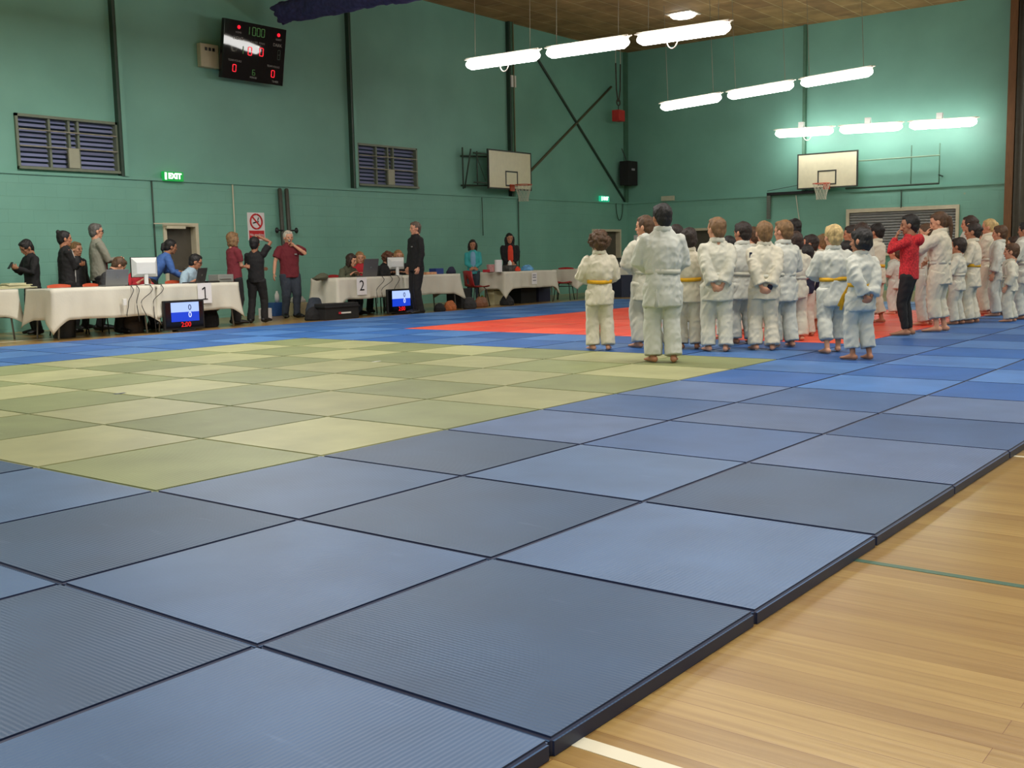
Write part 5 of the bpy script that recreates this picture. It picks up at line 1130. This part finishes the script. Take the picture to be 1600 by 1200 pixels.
fr += [('upright', [(fx + .06, .10, .45), (fx + .06, .32, -.48)], .02, M_dkgreen), ('upright', [(fx + .0, .32, .5), (fx, .32, -.5)], .02, M_dkgreen), ('upright', [(-w / 2 - .38, .05, .40), (-w / 2 - .38, .05, -.42)], .018, M_dkgreen), ('tie_rod', [(fx + .2, .06, .34), (-w / 2 - .05, .06, -.30)], .009, M_dkgreen)]
goal(((a[0] + b[0]) / 2, YL - .35, cz), 0, w, h, 'basketball backboard with net on the left wall, in front of the column', -1, .05, fr)
X_ = XB - .30; a, b = onX(1246, 268, X_), onX(1340, 264, X_); w = a[1] - b[1]; z1_, z0_ = onX(1293, 238, X_)[2], onX(1293, 293.5, X_)[2]
e1 = (a[1] + b[1]) / 2 - onX(1466, 268, X_)[1]; e0 = (a[1] + b[1]) / 2 - onX(1422, 268, X_)[1]; fr = []
M_rail = mat('pale_green_rail', (134, 160, 134), .5, .1)
for zz, q in ((onX(1400, 247, X_)[2], .018), (onX(1400, 290, X_)[2], .026)): zz -= (z0_ + z1_) / 2; fr += [('rail', [(w * .3, .06, zz), (e1, .06, zz)], q, M_rail if zz > 0 else M_dkgreen)]
for ee in (e0, e1): fr += [('upright', [(ee, .08, .48), (ee, .08, -.52)], .016, M_green)]
for ee in (-.4, .4, e1): fr += [('wall_bracket', [(ee, .06, -.30), (ee, .36, -.32)], .02, M_dkgreen)]
goal((X_, (a[1] + b[1]) / 2, (z0_ + z1_) / 2), -math.pi / 2, w, z1_ - z0_, 'basketball backboard with net on the back wall, above the crowd', 1, .0, fr)

# back wall fittings
r = empty('folding_bracket', (XB - .04, 10.9, ZM), 0, 'black folding bracket left of the back wall basketball net', 'bracket')
bx(-.10, .0, -.70, .66, -.03, .05).build('arm', M_black, r, bevel=.005); bx(-.10, -.03, .56, .66, -.68, -.03).build('drop_leg', mat('grey_perforated_steel', (96, 104, 96), .5, .2, 40), r); MB().tube([(-.05, .66, .10), (-.05, -.3, .22)], .007, n=6).build('cord', M_black, r)
yr = onX(1249, 330, XB - .1)[1]; pipe('climbing_rope', [(XB - .06, yr + .12, ZM - .06), (XB - .07, yr + .05, 2.1), (XB - .08, yr - .02, 1.75), (XB - .07, yr - .04, FL + .02)], .012, M_net, 'pale rope hanging from the black folding bracket on the back wall', 'rope')
pipe('conduit', [(XB - .04, onX(1409, 310, XB)[1], 2.55), (XB - .04, onX(1409, 310, XB)[1], 2.10)], .016, M_dkgreen, 'short dark conduit above the roller shutter')
o = bx(-.05, 0, -.22, .22, -.07, .07).build('wall_vent', mat('pale_vent', (190, 190, 166), .5, .05), loc=(XB - .03, onX(1045, 310, XB)[1], onX(1045, 310, XB)[2]), bevel=.005); tag(o, 'pale rectangular vent on the back wall above the tallest student', 'vent')
c = onX(997, 374, XB); o = bx(-.02, 0, -.14, .14, -.13, .13).build('notice', M_paper, loc=(XB - .001, c[1], c[2]), bevel=.002); tag(o, 'small pale notice on the back wall near the corner', 'notice')
c = onY(984, 271, YL - .28); r = empty('wall_speaker', (c[0], YL - .28, c[2]), 0, 'black loudspeaker with small grey badge hung in the corner', 'speaker')
bx(-.26, .26, -.12, .2, -.36, .36).build('cabinet', M_blackm, r, bevel=.012); bx(-.09, .09, -.128, -.12, .08, .14).build('badge', mat('grey_badge', (150, 150, 160), .5), r); MB().tube([(.0, .1, .36), (-.06, .24, .75)], .012, n=6).build('hanging_bracket', M_black, r)
for dx, dz in ((-.12, .0), (.12, -.02)): pass
pts = [(26.0 + .16 * (1 - math.cos(t_)) * 1.2, YL - .04, ZM - .05 - .5 * math.sin(t_)) for t_ in np.linspace(0, math.pi, 12)]; pipe('cable', pts, .012, M_dkgreen, 'dark cable loop hanging below the corner loudspeaker', 'cable')
# gym rings / hoist with a red weight
cx_ = onY(966, 140, YL - .4)[0]; r = empty('chain_hoist', (cx_, YL - .4, onY(966, 100, YL - .4)[2]), 0, 'red box hanging on two chains near the corner of the hall', 'hoist')
zb = onY(966, 181, YL - .4)[2] - onY(966, 100, YL - .4)[2]
for s in (-1, 1):
    MB().tube([(s * .13, 0, .9), (s * .13, 0, 0)], .010, n=6).build('rope', M_net, r); MB().tube([(s * .13, 0, 0), (s * .10, 0, zb * .5), (s * .02, 0, zb * .72)], .02, n=8).build('chain', mat('dark_chain', (74, 66, 58), .5, .2, metal=.3), r, smooth=True)
m = MB(); m.torus((0, 0, zb * .74), .09, .02, 14, 6, A); m.build('pulley', mat('dark_chain', (74, 66, 58)), r, smooth=True); MB().tube([(0, 0, zb * .80), (0, 0, zb + .12)], .014, n=6).build('hook', M_black, r)
bx(-.17, .17, -.12, .12, zb - .16, zb + .16).build('red_box', mat('red_hoist_paint', (196, 54, 50), .5, .08), r, bevel=.01)
bx(-.25, .25, -.06, .45, .9, ZC - r.location[2]).build('ceiling_mount', M_dkgreen, r)

# ------------------------------------------------------------------ turn lettering into meshes, apply the remeshed shapes
finish_remesh()
bpy.context.view_layer.update(); dg = bpy.context.evaluated_depsgraph_get()
for o in PENDING_TEXT:
    me = bpy.data.meshes.new_from_object(o.evaluated_get(dg)); n_ = bpy.data.objects.new(o.name, me); nm = o.name
    if not me.materials: me.materials.append(o.data.materials[0])
    COL.objects.link(n_); n_.parent = o.parent; n_.matrix_basis = o.matrix_basis.copy(); bpy.data.objects.remove(o, do_unlink=True); n_.name = nm
